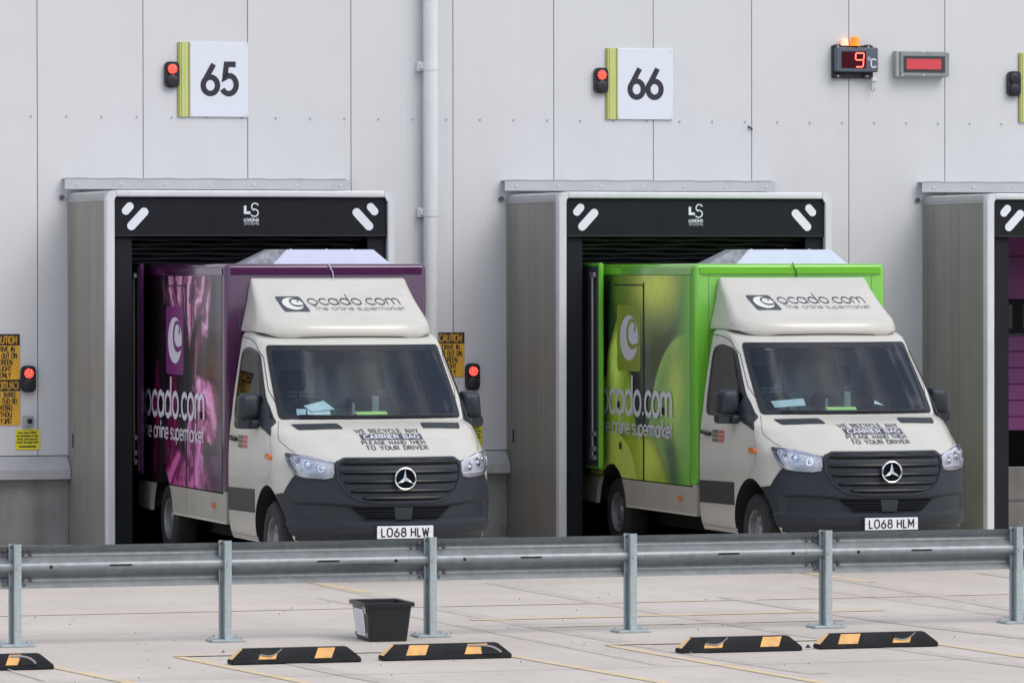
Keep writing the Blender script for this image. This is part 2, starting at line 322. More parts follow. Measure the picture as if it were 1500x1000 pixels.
def swirl(mb, fn, x0, x1, z0, z1, mi_w=0, mi_bg=1, lift=.002):
    """white oval with a curling crescent cut into it, in the rectangle given"""
    X = lambda a, b: (x0+(x1-x0)*a, z0+(z1-z0)*b)
    poly_mesh(mb, [X(.5+.5*math.cos(t), .5+.5*math.sin(t)) for t in [2*PI*i/40 for i in range(40)]], fn, lift, mi_w)
    C = smooth_pts([(1.03, .38, .10), (.93, .345, .13), (.80, .315, .17), (.64, .31, .20), (.50, .38, .21), (.42, .50, .20), (.42, .66, .19), (.49, .80, .17), (.62, .885, .14), (.76, .87, .13), (.84, .79, .14), (.83, .70, .16), (.77, .655, .13)], 5)
    P = [X(c[0], c[1]) for c in C]
    # widths measured in the stretched space
    taper(mb, P, [c[2]*min(abs(x1-x0), abs(z1-z0))*(.62 if abs(z1-z0) > .3 else .72) for c in C], fn, lift+.001, mi_bg)

# ------------------------------------------------------------------ ground
def ground():
    g = mat('concrete_apron', (.53, .480, .422), .85, var=.07, vscale=.8, bump=.12, bscale=12)
    t = g.node_tree; L = t.links; p = t.nodes['Principled BSDF']; src = p.inputs['Base Color'].links[0].from_socket
    tcn = t.nodes['Texture Coordinate']
    def layer(src, scale, sc3, lo, hi, col, amt):
        m1 = t.nodes.new('ShaderNodeMapping'); m1.inputs['Scale'].default_value = sc3; n = t.nodes.new('ShaderNodeTexNoise'); n.inputs['Scale'].default_value = scale; n.inputs['Detail'].default_value = 8
        r = t.nodes.new('ShaderNodeMapRange'); r.inputs[1].default_value = lo; r.inputs[2].default_value = hi; r.inputs[4].default_value = amt
        k = t.nodes.new('ShaderNodeMix'); k.data_type = 'RGBA'; k.inputs[7].default_value = (*col, 1)
        L.new(tcn.outputs['Object'], m1.inputs[0]); L.new(m1.outputs[0], n.inputs[0]); L.new(n.outputs[0], r.inputs[0]); L.new(r.outputs[0], k.inputs[0]); L.new(src, k.inputs[6]); return k.outputs[2]
    src = layer(src, .45, (1, .9, 1), .45, .75, (.42, .36, .315), .5)
    src = layer(src, 2.2, (1.6, .7, 1), .55, .72, (.42, .375, .335), .45)
    src = layer(src, 9, (1, .5, 1), .60, .72, (.30, .28, .26), .45)
    src = layer(src, 60, (1, .4, 1), .62, .70, (.25, .23, .21), .5)
    L.new(src, p.inputs['Base Color'])
    m = MB(); xs = [-900, -60, 0, 6, 12, 18, 26, 60, 900]; ys = [-900, -60, 0, 20, 30, 36, 42, 51.2, 90, 900]
    m.add([(x, y, 0) for y in ys for x in xs], [(j*9+i, j*9+i+1, (j+1)*9+i+1, (j+1)*9+i) for j in range(9) for i in range(8)])
    o = m.build('ground', g); o['kind'] = 'structure'
    if o.data.polygons[0].normal.z < 0: o.data.flip_normals()
    rd = MB().box(-400, 400, -300, 22, -.05, .004).build('unseen_dark_ground', mat('dark_ground_grey', (.05, .05, .052), .9, var=.2, vscale=3, bump=.3, bscale=60)); rd['kind'] = 'structure'  # added out of view to lower bounce light and darken reflections
    hm = MB(); nx, ny = 90, 16; V = []
    for j in range(ny+1):
        for i in range(nx+1):
            x = -260+520*i/nx; y = -28-60*j/ny; h = 15*min(1, j/4)**.6+(2.2*math.sin(x*.11+j)+1.6*math.sin(x*.31+j*1.7)+1.2*math.sin(x*.73+j*2.3))*min(1, j/3)
            V.append((x, y, max(h, 0)-.1*(j == 0)))
    hm.add(V, [(j*(nx+1)+i, j*(nx+1)+i+1, (j+1)*(nx+1)+i+1, (j+1)*(nx+1)+i) for j in range(ny) for i in range(nx)])
    hl = hm.build('unseen_sky_blocker', mat('sky_blocker_green', (.045, .06, .03), .95, var=.5, vscale=.4, bump=1, bscale=1.5), None, True, 80); hl['kind'] = 'structure'  # added unseen mass that blocks low sky and darkens reflections
    def strip(name, a, b, wd, mt, z=.004):
        a = Vector((*a, z)); b = Vector((*b, z)); d = (b-a).normalized(); n = Vector((-d.y, d.x, 0))*wd/2
        k = MB(); nseg = max(1, int((b-a).length/2)); V = []
        for i in range(nseg+1): c = a.lerp(b, i/nseg); V += [c-n, c+n]
        k.add(V, [(2*i, 2*i+2, 2*i+3, 2*i+1) for i in range(nseg)]); return k.build(name, mt, o)
    for k, (a, b) in enumerate([((7.585, 35.6), (7.90, 33.0)), ((8.68, 35.85), (9.03, 32.6)), ((10.93, 35.75), (11.30, 32)), ((11.98, 35.95), (12.31, 31.4)), ((14.30, 35.9), (14.62, 31.5)), ((15.3, 35.9), (15.62, 31.5))]):
        strip('bay_line', a, b, .095, YLINE)
    for a, b in [((8.66, 35.90), (10.9, 35.80)), ((11.96, 36.0), (14.28, 35.95)), ((5.2, 35.9), (7.5, 35.7))]: strip('bay_head_line', a, b, .09, YLINE2, .008)
    strip('lane_line', (5, 40.55), (24, 40.62), .10, YLINE2)
    strip('lane_line', (11.80, 38.93), (15.35, 39.0), .14, YLINE)
    strip('lane_line', (12.0, 37.98), (14.6, 38.0), .1, YLINE2)
    strip('dock_line', (11.62, 49.0), (11.96, 42.5), .10, YLINE); strip('dock_line', (16.27, 49.0), (16.61, 42.5), .10, YLINE)
    strip('dock_line', (15.95, 37.9), (20.2, 37.95), .10, YLINE2)
    for a, b in [((5, 38.25), (24, 38.35)), ((5, 33.9), (24, 33.95)), ((11.35, 42.0), (11.7, 34)), ((15.75, 42.1), (16.25, 34)), ((6.95, 42), (7.3, 34)), ((5, 46.2), (24, 46.3)), ((20.2, 42), (20.6, 34))]:
        strip('expansion_joint', a, b, .016, JOINT, .012)
    TM = mat('tyre_mark', (.43, .39, .345), .9, dirt=((.50, .455, .395), 7, .38, .58, 1.0))
    for k, (x, y0_, y1_, bend) in enumerate([(11.9, 43.5, 33, .6), (13.4, 43.5, 33, .75), (16.5, 43.5, 34, -.5), (18.1, 43.5, 34, -.35), (9.3, 36, 31.5, .5), (14.7, 41, 34, .9)]):
        P = [(x+bend*((y0_-y)/(y0_-y1_))**2, y) for y in np.linspace(y0_, y1_, 16)]; V, F = stroke_quads([tuple(map(float, q)) for q in P], .17, 1); m_ = MB(); m_.add([(v[0], v[1], .0022+k*.0002) for v in V], F); m_.build('tyre_mark', TM, o)
    # loose grit
    k = MB()
    for i in range(110):
        x = random.uniform(7, 17.5); y = random.uniform(33.5, 41.5); r = random.uniform(.004, .010)*(2.0 if random.random() < .05 else 1)
        k.add([(x-r, y, .013), (x, y-r, .013), (x+r, y, .013), (x, y+r, .013), (x, y, .013+r*1.1)], [(0, 1, 4), (1, 2, 4), (2, 3, 4), (3, 0, 4)])
    s = k.build('grit', mat('grit_grey', (.16, .14, .13), .9)); s['kind'] = 'stuff'; s['label'] = 'fine dark grit scattered over the pale concrete apron'; s['category'] = 'grit'
    k = MB(); k.add([(13.215, 35.15, .013), (13.24, 35.13, .013), (13.265, 35.16, .013), (13.24, 35.18, .013), (13.24, 35.155, .04), (13.225, 35.15, .028)], [(0, 1, 5), (1, 4, 5), (1, 2, 4), (2, 3, 4), (3, 0, 5), (3, 5, 4)])
    s = k.build('stone', DSLOT); s['label'] = 'small dark stone between the two wheel stops at the right'; s['category'] = 'stone'
ground()

# ------------------------------------------------------------------ warehouse
YW = 50.98; XS = [11.185, 15.845, 20.50]; SW = 2.94
def warehouse():
    b = thing('warehouse', 'pale grey clad warehouse wall with vertical panel joints above concrete plinth', 'warehouse', (0, YW, 0))
    bx('backing_sheet', -20, 50, .05, .3, .68, 9.5, DARKGAP, b)
    V = None
    for i in range(-9, 16):
        x0 = 10.880+1.098*i
        if V is None:
            m = MB(); m.box(.0035, 1.0945, -.0, .06, .905, 9.4, .003); V = m.build('wall_panel', WALL, b); V.location = (x0, 0, 0)
            # the rib is cut into the mesh data, shared by all panels
        else: dup(V, b, (x0, 0, 0))
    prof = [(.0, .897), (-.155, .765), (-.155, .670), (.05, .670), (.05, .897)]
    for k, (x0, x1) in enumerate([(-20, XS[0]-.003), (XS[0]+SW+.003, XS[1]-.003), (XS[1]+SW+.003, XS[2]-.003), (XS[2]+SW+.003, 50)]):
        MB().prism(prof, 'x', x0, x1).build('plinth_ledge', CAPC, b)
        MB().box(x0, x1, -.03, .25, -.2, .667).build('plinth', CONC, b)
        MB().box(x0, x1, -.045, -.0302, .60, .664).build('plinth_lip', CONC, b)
    rv = MB()
    x = 4.6
    while x < 26: rv.cyl((x, -.007, 4.335), (x, .0, 4.335), .011, 8); x += .3655
    for (zz, xx) in ((1.62, 15.27), (1.62, 15.33), (1.42, 15.33), (1.6, 15.24)): rv.cyl((xx, -.006, zz), (xx, 0, zz), .009, 8)
    o = rv.build('rivet_row', mat('rivet_grey', (.33, .35, .39), .5), b); o['kind'] = 'stuff'
    pipe = thing('drainpipe', 'white round drainpipe running down the wall between the two docks', 'drainpipe', (14.998, YW-.11, .9))
    MB().cyl((0, 0, 0), (0, 0, 8.4), .077, 28).build('pipe', PIPE, pipe, True)
    for z in (4.885-.9, 3.375-.9, 6.4-.9, 1.8-.9):
        m = MB(); m.cyl((0, 0, z-.045), (0, 0, z+.045), .082, 28); m.box(-.125, -.03, .03, .109, z-.052, z+.045, .003); m.box(-.105, -.06, -.0, .03, z-.03, z+.03, .003); m.build('pipe_bracket', PIPE, pipe, True)
    m = MB(); m.tube([(16.0+2.52, -.012, 4.29), (18.545, -.018, 4.275), (18.57, -.012, 4.255)], .008, 6); m.build('cable_clip', DSLOT, b)
warehouse()

def plain(name, label, cat, loc, group=None): return thing(name, label, cat, loc, group)
WF = lambda ox, oy: (lambda x, z, l=0: (x-ox, oy-l, z))

def dock_shelter(k, label, logo=True):
    X0 = XS[k]; s = thing('dock_shelter', label, 'dock shelter', (X0, 49.18, 0), 'dock shelters along the warehouse wall')
    W = SW; T = 3.565; D = YW-49.18
    bx('frame_post', 0, .083, 0, .11, 0, T-.09, ALU, s, .009); bx('frame_post', W-.072, W, 0, .11, 0, T-.09, ALU, s, .009)
    bx('frame_top', .10, W-.10, 0, .11, T-.066, T, ALU, s, .014)
    for sx in (0, 1):
        P = arc(.10, T-.10, .10, .10, 180, 90)+arc(.10, T-.10, .017, .034, 90, 180); P = [(p[0] if not sx else W-p[0], p[1]) for p in P]
        MB().prism(P, 'y', .002, .108).build('frame_corner', ALU, s)
        bx('frame_block', *( (.002, .083) if not sx else (W-.072, W-.002)), .004, .1, T-.104, T-.092, FLASH, s)
    bx('header_curtain', .084, W-.073, .035, .06, 3.118, T-.068, BLKF, s)
    bx('header_hem', .086, W-.075, .030, .066, 3.110, 3.128, BLKD, s, .003)
    for a, b_ in ((.085, .270), (2.676, W-.073)): bx('side_curtain', a, b_, .068, .10, 0, 3.116, BLKF, s)
    fold = None
    for i in range(7 if k < 2 else 0):
        z = 3.085-i*.047
        m = MB(); N = 28; P = []
        for q in range(N+1): P.append((.13+(2.63)*q/N, .42+.03*i+.02*math.sin(q*1.3+i), z+.006*math.sin(q*.8+i*2)))
        m.tube(P, .027, 10); m.build('curtain_fold', BLKD, s, True)
    side = SIDEP
    bx('side_panel', .004, .034, .10, .78, .0, 3.46, side, s); bx('side_panel', .004, .034, .783, D-.34, .0, 3.46, side, s); bx('side_panel', .004, .034, D-.337, D-.16, .0, 3.46, side, s); bx('side_panel', .004, .034, D-.157, D-.001, .0, 3.46, side, s)
    bx('side_panel', W-.034, W-.004, .10, D-.001, .0, 3.46, side, s)
    m = MB(); m.prism([(0.0, 3.462), (-.004, 3.50), (.006, 3.54), (.04, 3.56), (W-.04, 3.56), (W, 3.53), (W, 3.462)], 'y', .112, D-.002); m.build('roof', mat('shelter_roof', (.40, .405, .41), .45, .3, var=.08, vscale=4), s)
    bx('inner_lining', .036, .05, .13, D-.004, 0, 3.45, BLKI, s); bx('inner_lining', W-.05, W-.036, .13, D-.004, 0, 3.45, BLKI, s)
    bx('inner_lining', .052, W-.052, .13, D-.004, 3.43, 3.455, BLKI, s)
    f = MB(); f.prism([(D-.003, 3.71), (D-.125, 3.705), (D-.13, 3.600), (D-.126, 3.600), (D-.119, 3.70), (D-.003, 3.704)], 'x', -.05, W-.0)
    f.build('flashing', FLASH, s)
    for q in range(7):
        m = MB(); m.cyl((.08+q*.46, D-.136, 3.652), (.08+q*.46, D-.128, 3.652), .013, 8); m.build('flashing_bolt', ALU, s)
    e = MB(); e.tube([(-.048+.155*q, D-.122, 3.708+.004*math.sin(q*2.1)) for q in range(20)], .008, 6); e.build('sealant_bead', mat('sealant', (.36, .36, .38), .8), s)
    m = MB(); m.cyl((-.055, D-.03, 3.515), (-.055, D, 3.515), .026, 14); m.build('rubber_stop', mat('knob_grey', (.10, .10, .13), .6), s)
    # slot in the side panel by the wall
    bx('slot_plate', -.002, .004, D-.33, D-.185, .88, 1.19, mat('slot_plate', (.27, .265, .26), .4, .4), s, .002); bx('slot', -.004, -.0022, D-.29, D-.235, .99, 1.13, DSLOT, s)
    for sx in (0, 1):
        for (a, b_, r) in (((.202, 3.362), (.240, 3.405), .040), ((.258, 3.215), (.385, 3.350), .043)):
            A = Vector(a); B = Vector(b_); d = (B-A).normalized(); th = math.degrees(math.atan2(d.y, d.x))
            P = arc(B.x, B.y, r, r, th-90, th+90)+arc(A.x, A.y, r, r, th+90, th+270); P = [(p[0] if not sx else W-p[0], p[1]) for p in P]
            MB().prism(P, 'y', .0315, .0345).build('reflector', REFL, s)
    m = MB(); fn = lambda x, z, l=0: (x, .033-l, z); cx = 1.475
    V, F = stroke_quads([(cx-.065, 3.415), (cx-.065, 3.345), (cx-.012, 3.345)], .026, .2); m.add([fn(*v) for v in V], F)
    S_ = arc(cx+.035, 3.405, .034, .034, 20, 250)+arc(cx+.028, 3.345, .040, .036, 90, -150)
    V, F = stroke_quads(S_, .012, .2); m.add([fn(*v, .0006) for v in V], F)
    text_mesh(m, 'LOADING', fn, cx-.075, cx+.072, 3.262, .026, .24); text_mesh(m, 'SYSTEMS', fn, cx-.075, cx+.074, 3.226, .025, .10)
    m.build('lettering', REFL, s)
    if k < 2: bx('dark_back_sheet', .06, W-.06, D-.06, D-.01, 0, 3.42, BLKI, s)  # black sheet standing in for the unlit inside of the dock
    return s
dock_shelter(0, 'dock shelter with black header curtain around the purple-sided van, below the 65 sign')
dock_shelter(1, 'dock shelter with black header curtain around the green-sided van, below the 66 sign')
dock_shelter(2, 'empty dock shelter cut off by the right edge of the photo')

def purple_door():
    X0 = XS[2]; t = thing('sectional_door', 'closed purple sectional dock door with window strip inside the empty right shelter', 'dock door', (X0, YW-.09, 0))
    z = 3.38; hs = .46
    rows = [(2.92, 3.38), (2.455, 2.915), (2.14, 2.45, 'w'), (1.90, 2.06), (1.725, 1.895), (1.55, 1.72), (1.375, 1.545), (1.20, 1.37), (1.05, 1.195)]
    for r in rows:
        if len(r) == 3:
            bx('window_frame', .12, 2.82, -.01, .04, r[0]-.05, r[1], BLKF, t, .006)
            for q in range(3):
                g = mat('door_window_glass', (.12, .10, .09), .08, coat=1, var=.5, vscale=6); bx('window_pane', .22+q*.9, 1.0+q*.9, -.016, -.011, r[0], r[1]-.05, g, t, .002)
        else: bx('door_panel', .12, 2.82, 0, .05, r[0], r[1], PURPD, t, .006)
    bx('dark_gap_sheet', .12, 2.82, -.01, .05, .66, 1.045, BLKI, t)  # black sheet in place of the shaded gap under the door
    bx('dock_plinth', .12, 2.82, -.12, .05, .31, .655, CONC, t, .01); bx('dock_plinth', .12, 2.82, -.10, .05, -.0, .30, CONC, t, .01)
    return t
purple_door()

# ------------------------------------------------------------------ signs and lamps on the wall
def number_sign(txt, X, Z1, Z0, label):
    s = thing('dock_number_sign', label, 'sign', (X, YW, Z0), 'numbered dock signs on the wall'); h = Z1-Z0; w_ = .738
    bx('board', .125, w_, -.022, -.001, 0, h, SIGNW, s, .003)
    xs = [0, .018, .032, .042, .052, .078, .088, .108, .124]; cols = ['a', 'b', 'a', 'c', 'b', 'c', 'b', 'a']
    cm = {'a': mat('stripe_olive', (.30, .31, .07), .5), 'b': mat('stripe_lime', (.50, .55, .16), .5), 'c': mat('stripe_pale', (.62, .66, .36), .5)}
    for i in range(8): bx('stripe', xs[i]+.0005, xs[i+1]-.0005, -.022-.003*(i % 2), -.001, 0, h, cm[cols[i]], s)
    if txt:
        m = MB(); fn = lambda x, z, l=0: (x, -.024-l, z); z0 = .235*h/.75; hh = .30
        text_mesh(m, txt, fn, .260, .610, z0+.0, hh, .19, gap=.10); m.build('number', NUMC, s)
    for x in (.145, w_-.02):
        for z in (.025, h-.025): MB().cyl((x, -.025, z), (x, -.02, z), .006, 8).build('screw', FLASH, s)
number_sign('65', 12.339, 5.102, 4.343, 'sign reading 65, white square with lime stripes, above the purple-sided van')
number_sign('66', 16.94, 5.095, 4.352, 'sign reading 66, white square with lime stripes, above the green-sided van')
number_sign('', 21.612, 5.098, 4.356, 'striped left edge of a white dock sign at the upper right edge of the photo')

def signal_lamp(x0, x1, z1, z0, on, label):
    s = thing('signal_lamp', label, 'signal lamp', ((x0+x1)/2, YW, (z0+z1)/2), 'dock signal lamps'); hw = (x1-x0)/2; hh = (z1-z0)/2
    P = rpoly([(-hw, -hh), (hw, -hh), (hw, hh), (-hw, hh)], .055, 6)
    MB().prism(P, 'y', -.055, -.001).build('housing', LEDH, s)
    for zc, lit in ((hh*.42, on), (-hh*.46, False)):
        m = MB(); m.lathe([(-.0, .058), (-.012, .058), (-.016, .050), (-.012, .0)], (0, -.056, zc), 'y', 24); m.build('lens', LEDD if lit else LEDH, s, True)
        m = MB(); n = 0
        for rr, cnt in ((0, 1), (.014, 6), (.029, 11), (.044, 16)):
            for q in range(cnt):
                a = 2*PI*q/cnt+rr*30; cx, cz = rr*math.cos(a), zc+rr*math.sin(a); m.lathe([(0, .0048), (-.003, .0036), (-.004, 0)], (cx, -.071, cz), 'y', 6, mi=n % 2); n += 1
        if lit:
            o = m.build('led_cluster', [LEDR, LEDH2], s); 
signal_lamp(12.195, 12.345, 4.902, 4.636, True, 'red-lit signal lamp at the 65 sign, upper left')
signal_lamp(16.804, 16.954, 4.888, 4.622, True, 'red-lit signal lamp at the 66 sign, upper middle')
signal_lamp(21.472, 21.62, 4.90, 4.632, False, 'unlit black signal lamp at the right edge beside the third striped sign')
signal_lamp(10.70, 10.85, 1.815, 1.548, True, 'black signal lamp lit red, beside the doubled caution board at the left edge')
signal_lamp(15.397, 15.545, 1.808, 1.530, True, 'black signal lamp lit red above the mirror of the purple-sided van')

def caution(X0, Z1, mirror, label, cut=None):
    w_, h = .295, .460; s = thing('caution_sign', label, 'caution sign', (X0, YW, Z1-h), 'black and yellow caution boards')
    mx_ = (lambda x: w_-x) if mirror else (lambda x: x)
    bx('board', 0, w_, -.010, -.001, 0, h-.115, YSIGN, s, .001); bx('header', 0, w_, -.012, -.001, h-.114, h, BLACKT, s, .001)
    m = MB(); fn = lambda x, z, l=0: (mx_(x), -.0135-l, z)
    text_mesh(m, 'CAUTION', fn, .024, .262, h-.094, .072, .20, gap=.06); m.build('header_lettering', mat('caution_lettering', (.52, .27, .02), .5), s)
    m = MB(); fn = lambda x, z, l=0: (mx_(x), -.0115-l, z); z = h-.178
    for ln, a, b_ in (('DRIVE IN', .055, .240), ('OR OUT ON', .035, .262), ('GREEN', .085, .215), ('LIGHT', .090, .205), ('ONLY', .095, .200)):
        text_mesh(m, ln, fn, a, b_, z, .050, .17, gap=.10); z -= .0655
    m.build('lettering', BLACKT, s)
caution(10.397, 2.135, False, 'black and yellow caution board, upper of the two at the left edge')
caution(10.400, 1.674, True, 'caution board with mirrored lettering, lower of the two at the left edge')
caution(15.095, 2.130, False, 'black and yellow caution board partly hidden behind the purple-sided van')
def notice(X0, label):
    s = thing('key_notice', label, 'notice', (X0, YW, .964), 'yellow key notices'); w_, h = .255, .206
    bx('board', 0, w_, -.008, -.001, 0, h, YNOTE, s, .001); m = MB(); fn = lambda x, z, l=0: (x, -.0105-l, z); z = h-.042
    for ln, a, b_ in (('Van keys MUST', .03, .222), ('be attached to the', .018, .235), ('chain and placed', .022, .228), ('back through hole', .018, .235)):
        text_mesh(m, ln, fn, a, b_, z, .022, .22, gap=.10); z -= .032
    m.add([fn(.04, .026), fn(.195, .026), fn(.195, .040), fn(.04, .040)], [(0, 1, 2, 3)]); m.add([fn(.195, .020, .001), fn(.222, .033, .001), fn(.195, .046, .001)], [(0, 1, 2)])
    m.build('lettering', BLACKT, s)
notice(10.643, 'small yellow key notice with an arrow under the key switch at the left edge')
notice(15.330, 'small yellow key notice peeking out behind the right mirror of the purple-sided van')
def key_switch():
    s = thing('key_switch', 'small grey key switch box above the yellow notice at the left', 'switch', (10.722, YW, 1.20))
    bx('box', 0, .10, -.06, -.001, 0, .108, mat('switch_grey', (.36, .36, .38), .4, .3), s, .008)
    m = MB(); m.lathe([(0, .028), (-.010, .028), (-.014, .018), (-.010, 0)], (.06, -.0605, .055), 'y', 18); m.build('button', BLACKT, s, True)
    m = MB(); m.lathe([(0, .032), (-.004, .032), (-.004, .028)], (.06, -.060, .055), 'y', 18); m.build('button_ring', CHROME, s)
key_switch()
def thermometer():
    s = thing('temperature_display', 'dark grey wall display showing 9 °C in red digits', 'display', (19.462, YW, 4.815))
    body = mat('display_housing', (.085, .105, .135), .45); blk = mat('display_bracket', (.025, .028, .035), .5)
    bx('back_plate', .0, .46, -.05, -.001, -.01, .34, blk, s, .006); bx('housing', .008, .485, -.135, -.052, .055, .315, body, s, .012)
    for x, z in ((.045, .325), (.39, .325), (.045, .012), (.375, .012)):
        bx('lug', x-.035, x+.035, -.09, -.052, z-.022, z+.022, blk, s, .006); MB().cyl((x, -.096, z), (x, -.088, z), .010, 10).build('screw', FLASH, s)
    bx('screen', .068, .345, -.139, -.1352, .095, .272, mat('display_screen', (.055, .004, .012), .15, coat=.5), s)
    m = MB(); fn = lambda x, z, l=0: (x, -.1415-l, z)
    for a, b_ in (((.232, .254), (.318, .254)), ((.228, .252), (.224, .186)), ((.322, .252), (.316, .186)), ((.230, .182), (.312, .182)), ((.315, .178), (.310, .114)), ((.306, .110), (.232, .108))):
        V, F = stroke_quads([a, b_], .013, 1); m.add([fn(*v) for v in V], F)
    m.build('digit', mat('digit_red', (1, .10, .07), .4, emit=1.8), s)
    m = MB(); text_mesh(m, 'C', fn, .403, .452, .105, .088, .17); V, F = stroke_quads(arc(.378, .196, .014, .016, 0, 360), .007, 1); m.add([fn(*v) for v in V], F); m.build('unit_lettering', WHITET, s)
    m = MB(); m.lathe([(.0, .060), (.006, .060), (.012, .050), (.090, .046), (.100, .036), (.102, 0)], (.240, -.08, .330), 'z', 20); m.build('amber_beacon', mat('beacon_amber', (.78, .29, .01), .3, coat=.4, emit=.15), s, True)
    m = MB(); m.lathe([(.0, .044), (.07, .038), (.082, .0)], (.135, -.05, .335), 'z', 16); m.build('flash_lamp', mat('beacon_lit', (1, .50, .32), .4, emit=.45), s, True)
    h = thing('snap_hook', 'white snap hook hanging under the temperature display', 'hook', (19.915, YW, 4.67))
    m = MB(); m.box(-.02, .035, -.09, -.03, .10, .15, .01); m.build('holder', PIPE, h, True)
    m = MB(); P = [(-.01, -.06, .12), (-.018, -.06, .06), (-.016, -.06, .015), (.0, -.06, -.005), (.016, -.06, .012), (.018, -.06, .06), (.02, -.06, .11)]; m.tube(P, .005, 8); m.build('hook', mat('hook_steel', (.35, .30, .32), .4, .6), h, True)
    bx('gate', .010, .026, -.066, -.054, .03, .10, PIPE, h, .003)
thermometer()
def red_box():
    s = thing('indicator_panel', 'grey framed wall box with a red window right of the temperature display', 'indicator', (20.165, YW, 4.825)); fr = mat('frame_zinc', (.27, .285, .29), .45, .3, var=.12, vscale=12)
    bx('housing', 0, .575, -.10, -.001, 0, .275, mat('housing_olive', (.36, .38, .37), .5), s, .006); bx('front_frame', .04, .60, -.125, -.101, .005, .272, fr, s, .008)
    bx('bezel', .075, .548, -.131, -.126, .048, .222, mat('bezel_dark', (.035, .045, .05), .5), s, .004)
    bx('red_window', .105, .50, -.136, -.132, .080, .190, mat('window_red', (.62, .055, .075), .55, var=.12, vscale=30), s, .001)
    for x, z in ((.30, .262), (.30, .018), (.06, .018), (.575, .262)): MB().cyl((x, -.131, z), (x, -.125, z), .009, 8).build('screw', ALU, s)
red_box()
# ------------------------------------------------------------------ delivery vans
CAB = [(.30,.17,.72,.95),(.36,.08,.76,.975),(.45,.03,.79,.99),(.60,.01,.80,1.0),(.80,.02,.80,1.0),(.95,.035,.80,1.0),(1.03,.05,.80,1.0),(1.08,.075,.80,.998),
(1.12,.13,.79,.996),(1.17,.22,.76,.994),(1.24,.345,.72,.99),(1.30,.47,.64,.985),(1.36,.66,.52,.98),(1.39,.78,.44,.975),(1.42,.90,.36,.97),(1.46,.955,.33,.965),
(1.60,1.085,.32,.95),(1.90,1.37,.31,.905),(2.09,1.545,.30,.875),(2.13,1.60,.29,.868),(2.16,1.68,.28,.862),(2.19,1.82,.26,.848),(2.22,2.02,.22,.81)]
FAIR = [(2.150,1.675,.38,.815),(2.165,1.662,.40,.826),(2.20,1.655,.41,.832),(2.26,1.672,.41,.826),(2.30,1.715,.39,.818),(2.34,1.79,.36,.808),(2.40,1.92,.31,.795),(2.50,2.12,.24,.775),(2.60,2.31,.17,.762),(2.66,2.42,.11,.752),(2.69,2.475,.07,.745),(2.703,2.53,.04,.735)]
def interp(T, z):
    if z <= T[0][0]: return T[0][1:]
    for a, b in zip(T, T[1:]):
        if z <= b[0]:
            k = (z-a[0])/(b[0]-a[0]); return tuple(p+(q-p)*k for p, q in zip(a[1:], b[1:]))
    return T[-1][1:]
def smooth_table(T, n=6):      # Catmull-Rom in between the given heights so the body has no hard kinks
    P = [T[0]]+list(T)+[T[-1]]; out = []
    for i in range(1, len(P)-2):
        for k in range(n):
            t = k/n; z = P[i][0]+(P[i+1][0]-P[i][0])*t; q = [z]
            h = P[i+1][0]-P[i][0]
            for j in range(1, 4):
                def sl(m):
                    a, b = P[max(m-1, 0)], P[min(m+1, len(P)-1)]; return (b[j]-a[j])/max(b[0]-a[0], 1e-6)
                m0, m1 = sl(i)*h, sl(i+1)*h; b, c = P[i][j], P[i+1][j]
                q.append((2*t**3-3*t*t+1)*b+(t**3-2*t*t+t)*m0+(-2*t**3+3*t*t)*c+(t**3-t*t)*m1)
            out.append(tuple(q))
    out.append(P[-2]); return out
CABS = smooth_table(CAB); FAIRS = smooth_table(FAIR)
def SP(u, z, T=None):
    yf, b, hw = interp(T or CABS, z); a = abs(u); s = 1 if u >= 0 else -1
    e = .68 if T is FAIRS else 1
    if a <= 1: th = a*PI/2; x = hw*math.sin(th)**e; y = yf+b*(1-max(0, math.cos(th))**e)
    else: x = hw; y = yf+b+(a-1)
    return Vector((s*x, y, z))
def SO(u, z, off, T=None):
    p = SP(u, z, T)
    if off == 0: return p
    e = .004; du = SP(u+e, z, T)-SP(u-e, z, T); dz = SP(u, z+e, T)-SP(u, z-e, T); n = du.cross(dz).normalized()
    if n.y > 0 and abs(u) < 1: n = -n
    elif abs(u) >= 1 and n.x*u < 0: n = -n
    return p+n*off
def u_of_y(y, z, side=-1, T=None):
    yf, b, hw = interp(T or CABS, z); c = 1-(y-yf)/b
    return side*(math.acos(max(-1, min(1, c)))/(PI/2) if y < yf+b else 1+y-yf-b)
def u_of_x(x, z, T=None):
    yf, b, hw = interp(T or CABS, z); t_ = max(-1, min(1, x/hw)); t_ = math.copysign(abs(t_)**(1/.68), t_) if T is FAIRS else t_; return math.asin(t_)/(PI/2)
